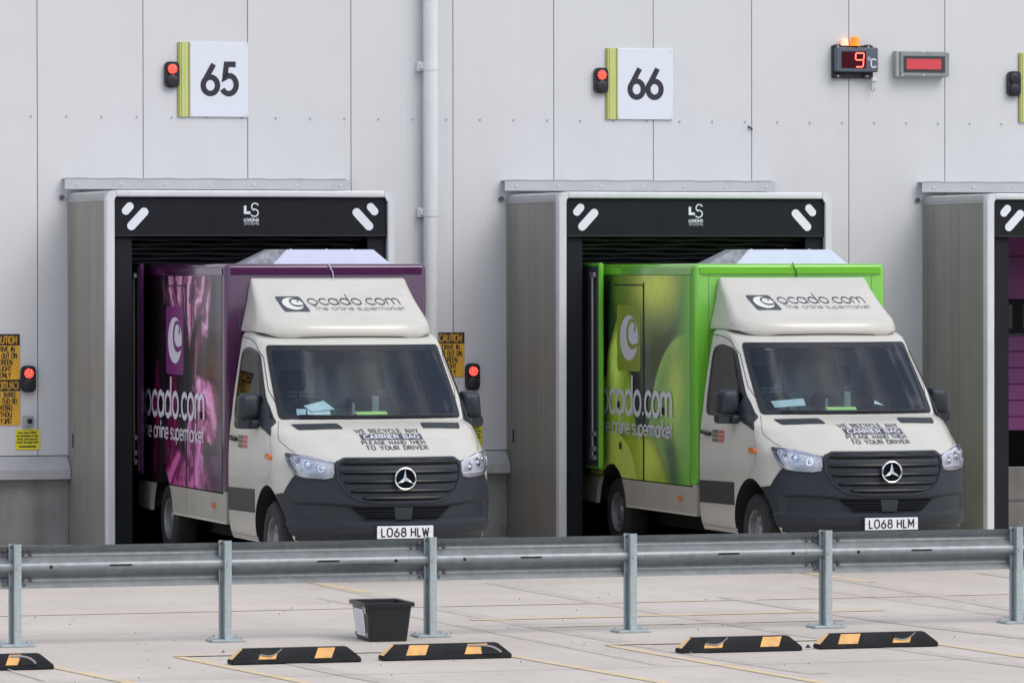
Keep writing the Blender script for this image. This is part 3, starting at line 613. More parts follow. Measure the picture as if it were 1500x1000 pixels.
def patch(name, poly, m, parent, off=.004, thick=.006, nu=26, dz=.02, T=None, relief=None, smooth=True):
    zs = [p[1] for p in poly]; z0, z1 = min(zs)+1e-5, max(zs)-1e-5
    rows = sorted(set([z0, z1]+[round(min(max(z, z0), z1), 5) for z in zs]+[z0+(z1-z0)*i/max(1, int((z1-z0)/dz)) for i in range(int((z1-z0)/dz)+1)]))
    rr = [rows[0]]
    for z in rows[1:]:
        if z-rr[-1] > .0008: rr.append(z)
    mb = MB(); V = []; n = len(poly); rows = rr
    for z in rows:
        xs = []
        for i in range(n):
            (ua, za), (ub, zb) = poly[i], poly[(i+1) % n]
            if min(za, zb) <= z <= max(za, zb):
                if abs(zb-za) < 1e-9: xs += [ua, ub]
                else: xs.append(ua+(ub-ua)*(z-za)/(zb-za))
        a, b = min(xs), max(xs)
        for i in range(nu+1):
            u = a+(b-a)*i/nu; o = off+(relief(u, z) if relief else 0); V.append(SO(u, z, o, T))
    nr = len(rows); F = [(j*(nu+1)+i, j*(nu+1)+i+1, (j+1)*(nu+1)+i+1, (j+1)*(nu+1)+i) for j in range(nr-1) for i in range(nu)]
    if thick:
        loop = [i for i in range(nu+1)]+[(j)*(nu+1)+nu for j in range(1, nr)]+[(nr-1)*(nu+1)+i for i in range(nu-1, -1, -1)]+[j*(nu+1) for j in range(nr-2, 0, -1)]
        base = len(V); inner = []
        c = SO(sum(p[0] for p in poly)/n, sum(zs)/n, 0, T)
        for q in loop:
            j, i = divmod(q, nu+1); V.append(V[q]+(SO(0, 0, 0, T)*0))
            z = rows[j]
            xs = V[q]; 
            inner.append(base+len(inner))
        # push the duplicated rim back along the surface normal
        for k, q in enumerate(loop):
            j, i = divmod(q, nu+1); a_ = V[q]; jj = min(j+1, nr-1); ii = min(i+1, nu)
            p1 = V[j*(nu+1)+ii]-V[j*(nu+1)+max(i-1, 0)]; p2 = V[jj*(nu+1)+i]-V[max(j-1, 0)*(nu+1)+i]; nn = p1.cross(p2)
            nn = nn.normalized() if nn.length > 1e-9 else Vector((0, -1, 0))
            V[inner[k]] = a_-nn*thick if (nn.y < 0 or nn.x*a_.x > 0) else a_+nn*thick
        L = len(loop)
        F += [(loop[k], inner[k], inner[(k+1) % L], loop[(k+1) % L]) for k in range(L)]
    o = mk(name, V, F, m, parent, smooth, 40)
    bm = bmesh.new(); bm.from_mesh(o.data); bmesh.ops.remove_doubles(bm, verts=bm.verts, dist=1e-6); bmesh.ops.recalc_face_normals(bm, faces=bm.faces[:]); bm.to_mesh(o.data); bm.free()
    if smooth: o.data.set_sharp_from_angle(angle=math.radians(40))
    return o
def mir(poly): return [(-u, z) for u, z in poly]
def dens(P, n=8, closed=True):
    out = []; N = len(P)
    for i in range(N if closed else N-1):
        a, b = P[i], P[(i+1) % N]
        for k in range(n): out.append((a[0]+(b[0]-a[0])*k/n, a[1]+(b[1]-a[1])*k/n))
    if not closed: out.append(P[-1])
    return out
def ring(name, A, B, m, parent, off=.006, T=None, nx=3, thick=.008, n=8):
    A = dens(A, n); B = dens(B, n); V = []; N = len(A)
    for k in range(nx+1):
        t = k/nx; V += [SO(a[0]+(b[0]-a[0])*t, a[1]+(b[1]-a[1])*t, off, T) for a, b in zip(A, B)]
    F = [(k*N+i, k*N+(i+1) % N, (k+1)*N+(i+1) % N, (k+1)*N+i) for k in range(nx) for i in range(N)]
    s0 = len(V); V += [SO(a[0], a[1], off-thick, T) for a in A]; V += [SO(b[0], b[1], off-thick, T) for b in B]
    F += [(i, s0+i, s0+(i+1) % N, (i+1) % N) for i in range(N)]+[(nx*N+i, nx*N+(i+1) % N, s0+N+(i+1) % N, s0+N+i) for i in range(N)]
    o = mk(name, V, F, m, parent, True, 40)
    bm = bmesh.new(); bm.from_mesh(o.data); bmesh.ops.recalc_face_normals(bm, faces=bm.faces[:]); bm.to_mesh(o.data); bm.free(); return o
def ribbon(name, P, wd, m, parent, off=.002, T=None, closed=False, n=6):
    P = dens(P, n, closed); V = []
    if closed: P.append(P[0])
    C = [SO(p[0], p[1], off, T) for p in P]; N = [ (SO(p[0], p[1], off+.01, T)-c).normalized() for p, c in zip(P, C)]
    for i, c in enumerate(C):
        d = (C[min(i+1, len(C)-1)]-C[max(i-1, 0)]).normalized(); s = d.cross(N[i]).normalized()*wd/2; V += [c-s, c+s]
    return mk(name, V, [(2*i, 2*i+1, 2*i+3, 2*i+2) for i in range(len(C)-1)], m, parent)
def inside(p, poly):
    x, y = p; c = False; n = len(poly)
    for i in range(n):
        (x1, y1), (x2, y2) = poly[i], poly[(i+1) % n]
        if (y1 > y) != (y2 > y) and x < (x2-x1)*(y-y1)/(y2-y1)+x1: c = not c
    return c
def side_uz(y, z, s=-1): return (u_of_y(y, z, s), z)
SCR_OUT = rpoly([(-.690, 1.425), (.690, 1.425), (.765, 2.088), (-.765, 2.088)], .05, 4)
SCR_IN = rpoly([(-.615, 1.462), (.615, 1.462), (.70, 2.035), (-.70, 2.035)], .045, 4)
WIN_YZ = rpoly([(1.00, 1.345), (1.40, 1.37), (2.30, 1.40), (2.33, 2.035), (2.10, 2.075), (1.735, 2.035), (1.32, 1.60)], .09, 5)   # side window outer (y, z)
def shrink(P, d):
    cx = sum(p[0] for p in P)/len(P); cy = sum(p[1] for p in P)/len(P); out = []
    for x, y in P:
        L = math.hypot(x-cx, y-cy); k = max(0, (L-d)/L); out.append((cx+(x-cx)*k, cy+(y-cy)*k))
    return out
WIN_IN = shrink(WIN_YZ, .040)
def cab_loft(T, zs, ytail, off=0, half_n=30):
    V = []; nrow = 0; rows = []
    for z in zs:
        yf, b, hw = interp(T, z); row = []
        us = [i/half_n for i in range(half_n+1)]; L = ytail-(yf+b); k = 30
        us += [1+L*i/k for i in range(1, k+1)]
        full = [-u for u in us[::-1]]+us[1:]
        for u in full: row.append((u, z))
        rows.append(row)
    return rows
def arch_cut(ob, y, z, r, m):
    mb = MB(); mb.cyl((-1.2, y, z), (-.62, y, z), r, 40); mb.cyl((.62, y, z), (1.2, y, z), r, 40); c = mb.build('cutter', m, ob.parent)
    md = ob.modifiers.new('b', 'BOOLEAN'); md.operation = 'DIFFERENCE'; md.object = c; md.solver = 'EXACT'; md.material_mode = 'TRANSFER'
    dg = bpy.context.evaluated_depsgraph_get(); me = bpy.data.meshes.new_from_object(ob.evaluated_get(dg)); ob.modifiers.clear(); ob.data = me
    bpy.data.objects.remove(c)
SHARED = {}
def share(key, o):      # the second van takes the first van's mesh data
    if key in SHARED:
        me = o.data; o.data = SHARED[key]
        if me.users == 0: bpy.data.meshes.remove(me)
    else: SHARED[key] = o.data
    return o
def wheel(parent, y, z, xface, s, key):
    """s=-1 left side; the wheel is a tyre with a slotted steel rim"""
    f = lambda a: s*(xface-a)      # a = depth inward from the outer face
    Rr = .345; W_ = .225
    m = MB(); m.lathe([(f(.02), .196), (f(.004), .212), (f(-.004), .25), (f(.004), .315), (f(.022), .335), (f(.045), .345), (f(W_-.045), .345), (f(W_), .32), (f(W_), .2)], (0, y, z), 'x', 48)
    for k in range(40):      # tread blocks on the shoulder
        a = 2*PI*k/40; c, q = math.cos(a), math.sin(a); m.cyl((f(.030), y+c*.338, z+q*.338), (f(.05), y+c*.346, z+q*.346), .012, 4)
    t = m.build('tyre', TYRE, parent, True, 30)
    m = MB(); m.lathe([(f(.018), .204), (f(.012), .200), (f(.022), .190), (f(.055), .184), (f(.085), .178), (f(.11), .17)], (0, y, z), 'x', 48)
    n = 60; V = []; 
    prof = [(.085, .178), (.060, .164), (.050, .145), (.052, .126), (.058, .112)]
    for k in range(n):
        if k % 5 in (2, 3): pr = None
        a0, a1 = 2*PI*k/n, 2*PI*(k+1)/n
        for i in range(len(prof)-1):
            if k % 5 in (2, 3) and i in (1, 2): continue
            (d0, r0), (d1, r1) = prof[i], prof[i+1]
            m.add([(f(d0), y+r0*math.cos(a0), z+r0*math.sin(a0)), (f(d0), y+r0*math.cos(a1), z+r0*math.sin(a1)), (f(d1), y+r1*math.cos(a1), z+r1*math.sin(a1)), (f(d1), y+r1*math.cos(a0), z+r1*math.sin(a0))], [(0, 1, 2, 3)])
    m.lathe([(f(.058), .112), (f(.054), .092), (f(.045), .068), (f(.030), .060), (f(.026), .045), (f(.024), 0)], (0, y, z), 'x', 30)
    for k in range(6): a = 2*PI*k/6; m.cyl((f(.056), y+.088*math.cos(a), z+.088*math.sin(a)), (f(.036), y+.088*math.cos(a), z+.088*math.sin(a)), .012, 8)
    r = m.build('rim', RIM, t, True, 30)
    b = MB().cyl((f(.12), y, z), (f(.16), y, z), .19, 24).build('brake_drum', UNDER, t)
    return t

def paint_green(Y, Z):
    def sm(a, b, x): t = np.clip((x-a)/(b-a), 0, 1); return t*t*(3-2*t)
    mixc = lambda A, c, w_: A*(1-w_[..., None])+np.array(c)*w_[..., None]
    N = lambda f, g: np.sin(Y*f+1.3*np.sin(Z*g))*np.sin(Z*f*.8+1.7*np.sin(Y*g*1.3))
    A = np.ones(Y.shape+(3,))*np.array([.030, .060, .022])
    # big pale apple up behind
    d = np.hypot((Y-4.05)/1.25, (Z-2.75)/.80); w_ = sm(1.0, .82, d); sh = np.exp(-(((Y-3.75)/.75)**2+((Z-2.62)/.30)**2)); base = np.array([.045, .085, .018])+sh[..., None]*np.array([.36, .37, .03])
    A = A*(1-w_[..., None])+base*w_[..., None]
    A = mixc(A, (.012, .022, .012), .75*np.exp(-(((Y-3.55)/.5)**2+((Z-1.80)/.34)**2)))
    A = mixc(A, (.014, .03, .014), sm(5.05, 5.25, Y+.25*(Z-2.4))*sm(1.9, 2.3, Z))
    # right apple
    d = np.hypot((Y-2.86)/(1.12), (Z-1.05)/1.12); w_ = sm(1.0, .97, d); base = np.array([.10, .18, .035])+np.exp(-(((Y-3.0)/.30)**2+((Z-1.65)/.35)**2))[..., None]*np.array([.22, .16, .02])+np.exp(-(((Y-3.3)/.35)**2+((Z-1.3)/.5)**2))[..., None]*np.array([.07, .13, .02])+sm(.80, 1.0, d)[..., None]*np.array([.06, .10, .03])
    A = A*(1-w_[..., None])+base*w_[..., None]
    # left pear
    d = np.hypot((Y-5.05-.18*(1.3-Z))/(.28+.52*sm(2.35, 1.2, Z)), (Z-1.30)/1.02); w_ = sm(1.0, .96, d); base = np.array([.16, .24, .025])+np.exp(-(((Y-5.0)/.22)**2+((Z-1.85)/.45)**2))[..., None]*np.array([.30, .34, .10])+.04*(N(40, 9)[..., None])*np.array([1, 1, .3])+np.exp(-(((Y-4.7)/.25)**2+((Z-1.2)/.5)**2))[..., None]*np.array([.05, .08, 0])
    base = base*(1-.55*sm(.75, 1.0, d))[..., None]
    A = A*(1-w_[..., None])+base*w_[..., None]
    A = mixc(A, (.004, .005, .004), sm(.085, .05, np.abs(Y-5.30+.12*(Z-2.)))*sm(1.66, 1.74, Z)*sm(2.20, 2.14, Z))
    # dark wedges
    e = (Y-4.18)-(.35*(Z-1.25)); A = mixc(A, (.006, .010, .008), sm(.20, .10, np.abs(e))*sm(1.05, 1.25, Z)*sm(1.85, 1.70, Z))
    # lower yellow green fruit
    d = np.hypot((Y-4.35)/1.1, (Z-.45)/.78); w_ = sm(1.0, .96, d); base = np.array([.19, .26, .015])+np.exp(-(((Y-3.95)/.28)**2+((Z-.95)/.28)**2))[..., None]*np.array([.14, .13, .01]); base = base*(1-.45*sm(.8, 1.0, d))[..., None]
    A = A*(1-w_[..., None])+base*w_[..., None]
    d = np.hypot((Y-5.05)/.80, (Z-.50)/.66); w_ = sm(1.0, .97, d); A = mixc(A, (.33, .38, .08), w_*.9); 
    # shadow between, towards the front
    A = mixc(A, (.012, .045, .014), sm(.35, .05, np.abs((Y-3.20)-.55*(Z-.85)))*sm(1.35, 1.0, Z)*.9)
    A = np.power(np.clip(A, 0, 1), 1.10)*2.2
    # fade into the plain green paint
    A = mixc(A, (.15, .47, .035), sm(3.30, 2.74, Y))
    A *= (1+.05*N(23, 5))[..., None]
    return A
def paint_purple(Y, Z):
    def sm(a, b, x): t = np.clip((x-a)/(b-a), 0, 1); return t*t*(3-2*t)
    def fb(y, z, s):
        v = 0; a = 1
        rs = np.random.RandomState(s)
        for k in range(6):
            p = rs.rand(4)*6.28; f = 2.0*1.75**k; v = v+a*np.sin(y*f+p[0]+1.4*np.sin(z*f*.7+p[1]))*np.cos(z*f*.9+p[2]+1.3*np.sin(y*f*.6+p[3])); a *= .62
        return v
    A = np.ones(Y.shape+(3,))*np.array([.010, .006, .010])
    n1 = fb(Y, Z, 3); n2 = fb(Y*1.3, Z*1.1, 8); n3 = fb(Y*1.2+3, Z*1.2, 21)
    def fold(y, z, f, ang, s):      # folded leaf tissue: sharp bright ridges over soft shade
        c, q = math.cos(ang), math.sin(ang); g = fb(y*.9, z*.9, s)
        a = (y*c+z*q)*f+1.35*g; r1 = 1-np.abs(np.sin(a)); r2 = 1-np.abs(np.sin(a*2.3+g*1.7+1)); return .62*r1**1.6+.38*r2**2.2
    def leaf(A, w_, f, dark, lite):
        col = np.array(dark)*(1-f[..., None])+np.array(lite)*f[..., None]; return A*(1-w_[..., None])+col*w_[..., None]
    # frilly head of leaves at the top, ragged lower edge
    low = 2.10+.16*np.sin(Y*9+n1)+.10*n2; w_ = sm(0, .22, Z-low)*sm(3.05, 3.35, Y)*sm(5.25, 4.75, Y+.2*n1)
    A = leaf(A, w_, fold(Y, Z, 9.0, .25, 5), (.075, .010, .045), (.74, .42, .62))
    q = np.exp(-(((Y-3.62+.30*(Z-2.1)+.04*n1)/.10)**2))*sm(1.45, 1.8, Z)*sm(2.35, 2.1, Z); A = leaf(A, .75*q, fold(Y, Z, 12, .1, 9), (.10, .02, .05), (.50, .20, .36))
    # dull red outer leaves on the left
    for (cy, cz, ry, rz, tilt) in ((4.72, 1.20, .26, .80, .15), (5.35, 1.35, .14, .62, .10), (4.42, 1.02, .16, .42, -.2)):
        d = np.hypot((Y-cy+tilt*(Z-cz))/ry, (Z-cz)/rz)+.10*n1; A = leaf(A, sm(1.05, .65, d)*.95, fold(Y, Z, 5, .05, 14)*.5+.1, (.045, .003, .018), (.30, .03, .15))
    # the big pink curl lower right
    d = np.hypot((Y-3.42+.30*(Z-1.4))/.66, (Z-1.42)/.36)+.13*n3; A = leaf(A, sm(1.0, .78, d), fold(Y, Z, 6.5, -.9, 11), (.16, .02, .09), (.78, .42, .66))
    d = np.hypot((Y-3.62-.5*(Z-1.0))/.50, (Z-1.02)/.40)+.15*n1; A = leaf(A, sm(1.0, .80, d), fold(Y, Z, 7.5, .7, 17), (.12, .014, .07), (.70, .32, .56))
    d = np.hypot((Y-3.25)/.22, (Z-1.02)/.17)+.12*n2; A = leaf(A, sm(1.0, .6, d)*.9, fold(Y, Z, 4, 0, 2)*.2, (.010, .006, .012), (.05, .02, .04))
    d = np.hypot((Y-4.35)/.62, (Z-.78)/.24)+.12*n3; A = leaf(A, sm(1.0, .75, d), fold(Y, Z, 8, 1.0, 19), (.13, .012, .07), (.60, .22, .45))
    d = np.hypot((Y-3.05)/.40, (Z-.84)/.22)+.10*n1; A = leaf(A, sm(1.0, .7, d)*.8, fold(Y, Z, 8, -.5, 6)*.6, (.06, .01, .04), (.36, .12, .28))
    A *= (1-.55*sm(.5, 1.2, n2))[..., None]
    A = A*(sm(2.76, 3.12, Y))[..., None]+np.array([.060, .045, .065])*(1-sm(2.76, 3.12, Y))[..., None]
    return np.clip(np.power(A, 1.25)*2.35, .003, .95)
def graphic(name, paint, y0, y1, z0, z1, x, mt, parent, cut=None, off=0):
    ny = max(2, int((y1-y0)/.014)); nz_ = max(2, int((z1-z0)/.014)); ys = np.linspace(y0, y1, ny+1); zz = np.linspace(z0, z1, nz_+1)
    Y, Z = np.meshgrid(ys, zz, indexing='ij'); C = paint(Y, Z).reshape(-1, 3)
    V = [(x, float(a), float(b)) for a in ys for b in zz]; F = []
    for i in range(ny):
        for j in range(nz_):
            if cut and math.hypot((ys[i]+ys[i+1])/2-cut[0], (zz[j]+zz[j+1])/2-cut[1]) < cut[2]: continue
            F.append((i*(nz_+1)+j, i*(nz_+1)+j+1, (i+1)*(nz_+1)+j+1, (i+1)*(nz_+1)+j))
    o = mk(name, V, F, mt, parent); at = o.data.color_attributes.new('print', 'FLOAT_COLOR', 'POINT')
    at.data.foreach_set('color', np.hstack([C, np.ones((len(C), 1))]).astype(np.float32).ravel()); return o

def van(loc, label, kind):
    t = thing('delivery_van', label, 'delivery van', loc, 'delivery vans backed into the docks')
    paint = GREEN if kind == 'g' else PURP; first = 'shell' not in SHARED
    RA = (5.10, .352, .475); FA = (.975, .365, .475)
    def archu(z, side): return u_of_y(FA[0]-math.sqrt(max(0, (FA[2]+.004)**2-(z-FA[1])**2)), z, side)
    half = [(archu(z, 1), z) for z in (.335, .38, .45, .52, .60, .68, .73, .770)]+[(.80, .781), (.76, .845), (.70, .930), (.655, .965), (.60, .965), (.395, .965), (.392, 1.04), (.385, 1.066), (.33, 1.092)]
    poly = half+[(-u, z) for u, z in half[::-1]]
    BUMP_IN = [(u*.985-.008, z-.012) for u, z in half]; BUMP_IN = BUMP_IN+[(-u, z) for u, z in BUMP_IN[::-1]]
    # ---- cab shell
    if first:
        zs = []
        z = .30
        while z < 2.2201: zs.append(round(z, 4)); z += .0075 if 1.05 < z < 1.46 else .02
        rows = cab_loft(CABS, zs, 2.40); n = len(rows[0])
        V = [SP(u, z) for r in rows for (u, z) in r]
        F = [(j*n+i, j*n+i+1, (j+1)*n+i+1, (j+1)*n+i) for j in range(len(rows)-1) for i in range(n-1)]
        F += [((j+1)*n, (j+1)*n+n-1, j*n+n-1, j*n) for j in range(len(rows)-1)]
        F += [tuple(range(n))[::-1], tuple((len(rows)-1)*n+i for i in range(n))]
        sh = mk('cab_body', V, F, CREAM, t, True, 40)
        bm = bmesh.new(); bm.from_mesh(sh.data); bmesh.ops.recalc_face_normals(bm, faces=bm.faces[:]); bm.to_mesh(sh.data); bm.free()
        arch_cut(sh, FA[0], FA[1], FA[2], UNDER)
        scr = shrink(SCR_OUT, .018); win = shrink(WIN_YZ, .02)
        bm = bmesh.new(); bm.from_mesh(sh.data); kill = []
        for f in bm.faces:
            c = f.calc_center_median()
            if c.z > 1.33 and len(f.verts) <= 4:
                if abs(f.normal.y) > .2 and f.normal.y < 0 and inside((u_of_x(c.x, c.z), c.z), scr) and c.y < 2.0: kill.append(f)
                elif inside((c.y, c.z), win) and abs(f.normal.x) > .6: kill.append(f)
            if c.z < 1.07 and c.y < 1.0 and f.normal.y < .1 and len(f.verts) <= 6:
                uu = u_of_y(c.y, c.z, 1 if c.x > 0 else -1) if abs(c.x) > .7 else u_of_x(c.x, c.z)
                if c.z < .345 or inside((uu, c.z), BUMP_IN): kill.append(f)
            if c.z < .305 and len(f.verts) > 8: kill.append(f)
        bmesh.ops.delete(bm, geom=list(set(kill)), context='FACES'); bm.to_mesh(sh.data); bm.free()
        sh.data.polygons.foreach_set('use_smooth', [True]*len(sh.data.polygons)); sh.data.set_sharp_from_angle(angle=math.radians(40))
        SHARED['shell'] = sh.data
        # inner lining
        V = []; rr = [r for r in rows if r[0][1] > 1.2]; V = [SO(u, z, -.035) for r in rr for (u, z) in r]; F = []
        for j in range(len(rr)-1):
            for i in range(n-1):
                u = (rr[j][i][0]+rr[j][i+1][0])/2; z = (rr[j][i][1]+rr[j+1][i][1])/2; c = SP(u, z)
                if inside((u, z), SCR_OUT) or (abs(u) > .6 and inside((c.y, c.z), WIN_YZ)): continue
                F.append((j*n+i, j*n+i+1, (j+1)*n+i+1, (j+1)*n+i))
        F.append(tuple((len(rr)-1)*n+i for i in range(n)))
        li = mk('cab_lining', V, F, INTER, t); SHARED['lining'] = li.data
    else:
        for nm, k in (('cab_body', 'shell'), ('cab_lining', 'lining')): link(bpy.data.objects.new(nm, SHARED[k]), t)
    # ---- glass
    N_ = 8
    patch('windscreen', [(u, z) for u, z in SCR_OUT], WSG, t, .004, 0, 30, .03)
    ws = ring('windscreen_border', SCR_OUT, SCR_IN, RUBS, t, .0065)
    for s in (-1, 1):
        O = [side_uz(y, z, s) for y, z in WIN_YZ]; I = [side_uz(y, z, s) for y, z in WIN_IN]
        patch('side_window', O, SDG, t, .002, 0, 20, .03); ring('window_seal', O, I, RUBS, t, .005)
        # divider bar of the quarter light
        ribbon('window_divider', [side_uz(1.47, 1.40, s), side_uz(1.55, 1.83, s)], .03, RUBS, t, .006)
        # door joint
        ribbon('door_seam', [side_uz(y, z, s) for y, z in ((2.395, 2.16), (2.10, 2.145), (1.86, 2.10), (1.66, 1.98), (1.38, 1.69), (1.22, 1.56))], .008, SEAM, t, .0015)
        ribbon('door_seam', [side_uz(y, z, s) for y, z in ((.98, 1.27), (.90, 1.18), (.84, 1.05), (.86, .96), (1.0, .88), (1.05, .845))], .0045, mat('seam_soft', (.22, .21, .18), .6), t, .0015)
        ribbon('bonnet_seam', [(s*.70, 1.415), (s*.775, 1.30), (s*.775, 1.25), (s*.70, 1.175), (s*.655, 1.145)], .005, SEAM, t, .0015)
        patch('mid_band', [side_uz(y, z, s) for y, z in ((1.43, .785), (2.395, .770), (2.395, .560), (1.425, .572))], CHAR2, t, .006, .006, 12, .03)
        ribbon('sill_crease', [side_uz(y, z, s) for y, z in ((1.40, .345), (2.39, .345))], .012, mat('crease_cream', (.36, .34, .28), .5), t, .002)
        # door handle, indicator
        a = SO(*side_uz(2.19, 1.225, s), .0); m = MB(); m.tube([(a.x+s*.012, 2.31, 1.235), (a.x+s*.035, 2.27, 1.235), (a.x+s*.038, 2.14, 1.222), (a.x+s*.008, 2.09, 1.218)], .019, 8); m.build('door_handle', RUBS, t, True)
        i0 = .80; m = MB(); A = SO(*side_uz(.93, 1.10, s), .004)
        m.box(min(A.x-s*.02, A.x+s*.024), max(A.x-s*.02, A.x+s*.024), .83, 1.00, 1.073, 1.125, .012); m.build('side_indicator', AMBER, t, True)
        # printed crest panel on the door
        if s == -1:
            for q in range(3):
                for c_ in range(2):
                    y1 = 2.06-c_*.17; z1 = 1.262-q*.041
                    patch('door_print', [side_uz(y1, z1, s), side_uz(y1-.16, z1, s), side_uz(y1-.16, z1-.034, s), side_uz(y1, z1-.034, s)], (mat('print_red', (.50, .13, .10), .5) if c_ else mat('print_grey', (.13, .14, .12), .5)), t, .003, .001, 3, .02)
        # ---- bonnet vents
        patch('bonnet_vent', rpoly([(s*.600, 1.383), (s*.262, 1.391), (s*.247, 1.349), (s*.56, 1.338)], .012, 3), CHAR, t, .006, .006, 20, .008)
        # ---- headlights
        HL = [(.745, 1.132), (.569, 1.108), (.394, 1.056), (.391, .94), (.41, .925), (.457, .913), (.56, .918), (.625, .932), (.685, .955), (.725, 1.02), (.742, 1.08)]
        HL = [(s*u, z) for u, z in HL]; base = patch('headlight', HL, LAMPR, t, .010, .02, 26, .015); base['label'] = 'clear chrome-lined headlight'
        rim = shrink(HL, .012)
        patch('lower_lens', [(s*u, z) for u, z in ((.66, .946), (.60, .972), (.50, .962), (.395, .956), (.393, .942), (.41, .928), (.457, .916), (.56, .921), (.625, .935))], LAMPG, base, .016, .006, 16, .008)
        patch('dark_corner', [(s*u, z) for u, z in ((.738, 1.122), (.700, 1.118), (.690, 1.07), (.655, .985), (.67, .96), (.712, 1.02), (.732, 1.08))], LAMPD, base, .014, .003, 8, .01)
        ribbon('light_guide', [(s*u, z) for u, z in ((.705, 1.095), (.690, 1.05), (.655, .99), (.62, .966), (.52, .966), (.42, .958), (.402, .965), (.402, 1.045), (.44, 1.066), (.55, 1.092), (.64, 1.108))], .017, LAMPW, base, .018, n=4)
        for (u, z, r) in ((.575, 1.045, .042), (.475, 1.01, .036), (.645, 1.07, .022)):
            c = SO(s*u, z, .014); nn = (SO(s*u, z, .03)-c).normalized(); m = MB(); m.cyl(c-nn*.004, c+nn*.008, r, 20); m.cyl(c+nn*.008, c+nn*.014, r*.62, 16, r*.3); m.build('lamp_bowl', CHROME, base, True)
        patch('lens_cover', shrink(HL, .004), CLR, base, .028, .012, 22, .02)
        ribbon('headlight_gasket', HL, .012, RUBS, t, .0125, closed=True, n=4)
        # ---- mirrors
        mr = MB(); cx = s*1.050; P = rpoly([(cx-.105, 1.42), (cx+.110, 1.405), (cx+.090, 1.655), (cx-.085, 1.665)] if s > 0 else [(cx-.110, 1.405), (cx+.105, 1.42), (cx+.085, 1.665), (cx-.090, 1.655)], .05, 5)
        n = len(P); c0 = (sum(p[0] for p in P)/n, sum(p[1] for p in P)/n); V = []; F = []
        for (dy, k) in ((1.545, .92), (1.50, 1.0), (1.44, 1.0), (1.400, .93), (1.375, .80), (1.362, .55)):
            V += [(c0[0]+(p[0]-c0[0])*k, dy, c0[1]+(p[1]-c0[1])*k) for p in P]
        for j in range(5): F += [(j*n+i, j*n+(i+1) % n, (j+1)*n+(i+1) % n, (j+1)*n+i) for i in range(n)]
        F += [tuple(range(n))[::-1], tuple(5*n+i for i in range(n))]; mr.add(V, F)
        mo = mr.build('mirror_housing', CHAR, t, True, 50)
        m = MB(); P = rpoly([(cx-.118, 1.335), (cx+.118, 1.335), (cx+.115, 1.44), (cx-.115, 1.44)], .04, 4); m.prism(P, 'y', 1.395, 1.53); m.build('mirror_lower_housing', CHAR, mo, True, 50)
        m = MB(); xa, xb = sorted((s*.94, s*1.05)); m.box(xa, xb, 1.33, 1.42, 1.345, 1.415, .018); m.build('mirror_arm', CHAR, mo, True)
        m = MB(); m.prism([(cx+q*.085, zz) for q, zz in ((-1, 1.45), (1, 1.45), (1, 1.63), (-1, 1.63))], 'y', 1.546, 1.549); m.build('mirror_glass', CHROME, mo)
        O = [side_uz(y, z, s) for y, z in ((.97, 1.280), (1.10, 1.395), (1.20, 1.48), (1.315, 1.60), (1.38, 1.52), (1.40, 1.42), (1.34, 1.37), (1.16, 1.335), (1.10, 1.325))]
        patch('mirror_foot', O, CHAR, t, .008, .006, 10, .01)
    # ---- bumper, grille
    def sm(a, b, x): k = min(1, max(0, (x-a)/(b-a))); return k*k*(3-2*k)
    def rel(u, z):
        a = abs(u); r = 0
        top = .665+.03*sm(.2, .5, a)-.0*a; w_ = sm(.72, .66, a)
        r -= .026*sm(top+.016, top-.010, z)*sm(.530, .550, z)*w_
        r += .018*sm(.540, .522, z)*sm(.34, .46, z)
        r -= .020*sm(.44, .40, z)
        r += .012*sm(.45, .36, a)*sm(.64, .72, z)
        return r
    bump = patch('bumper', poly, CHAR, t, .010, .012, 110, .009, relief=rel)
    GRO = rpoly([(-.385, 1.035), (-.345, 1.088), (.345, 1.088), (.385, 1.035), (.380, .92), (.335, .80), (.265, .728), (.15, .702), (-.15, .702), (-.265, .728), (-.335, .80), (-.380, .92)], .022, 3)
    gi = [(u*.955, .903+(z-.903)*.925) for u, z in GRO]
    ring('grille_surround', GRO, gi, CHAR, t, .034, nx=3, thick=.02, n=3)
    gb = patch('grille_backing', [(u*.98, .903+(z-.903)*.97) for u, z in GRO], GRBLK, t, .014, .004, 40, .02)
    for zc in (1.052, .975, .893, .812, .748):
        z = zc; w_ = .35 if zc > 1.02 else (.355 if zc > .95 else (.340 if zc > .85 else (.302 if zc > .78 else .232)))
        hh = .020
        V = []; n = 60; F = []
        for i in range(n+1):
            u = -w_+2*w_*i/n; e = min(1, (n/2-abs(i-n/2))/3+.25)
            for (dz, of) in ((hh, .020), (hh*.7, .040), (-.002, .046), (-hh*.75, .034), (-hh, .018)): V.append(SO(u, z+dz*e, of))
        F = [(i*5+k, (i+1)*5+k, (i+1)*5+k+1, i*5+k+1) for i in range(n) for k in range(4)]+[(0, 1, 2, 3, 4), tuple(n*5+k for k in range(5))]
        mk('grille_slat', V, F, GRSLAT, t, True, 50)
    # star emblem
    m = MB(); c = Vector((0, -.055, .923)); Rm, rm = .094, .0085; V = []; F = []; n = 48
    for i in range(n):
        a = 2*PI*i/n
        for k in range(8):
            b_ = 2*PI*k/8; rr = Rm+rm*math.cos(b_); V.append((c.x+rr*math.cos(a), c.y+rm*math.sin(b_), c.z+rr*math.sin(a)))
    F = [(i*8+k, ((i+1) % n)*8+k, ((i+1) % n)*8+(k+1) % 8, i*8+(k+1) % 8) for i in range(n) for k in range(8)]; m.add(V, F)
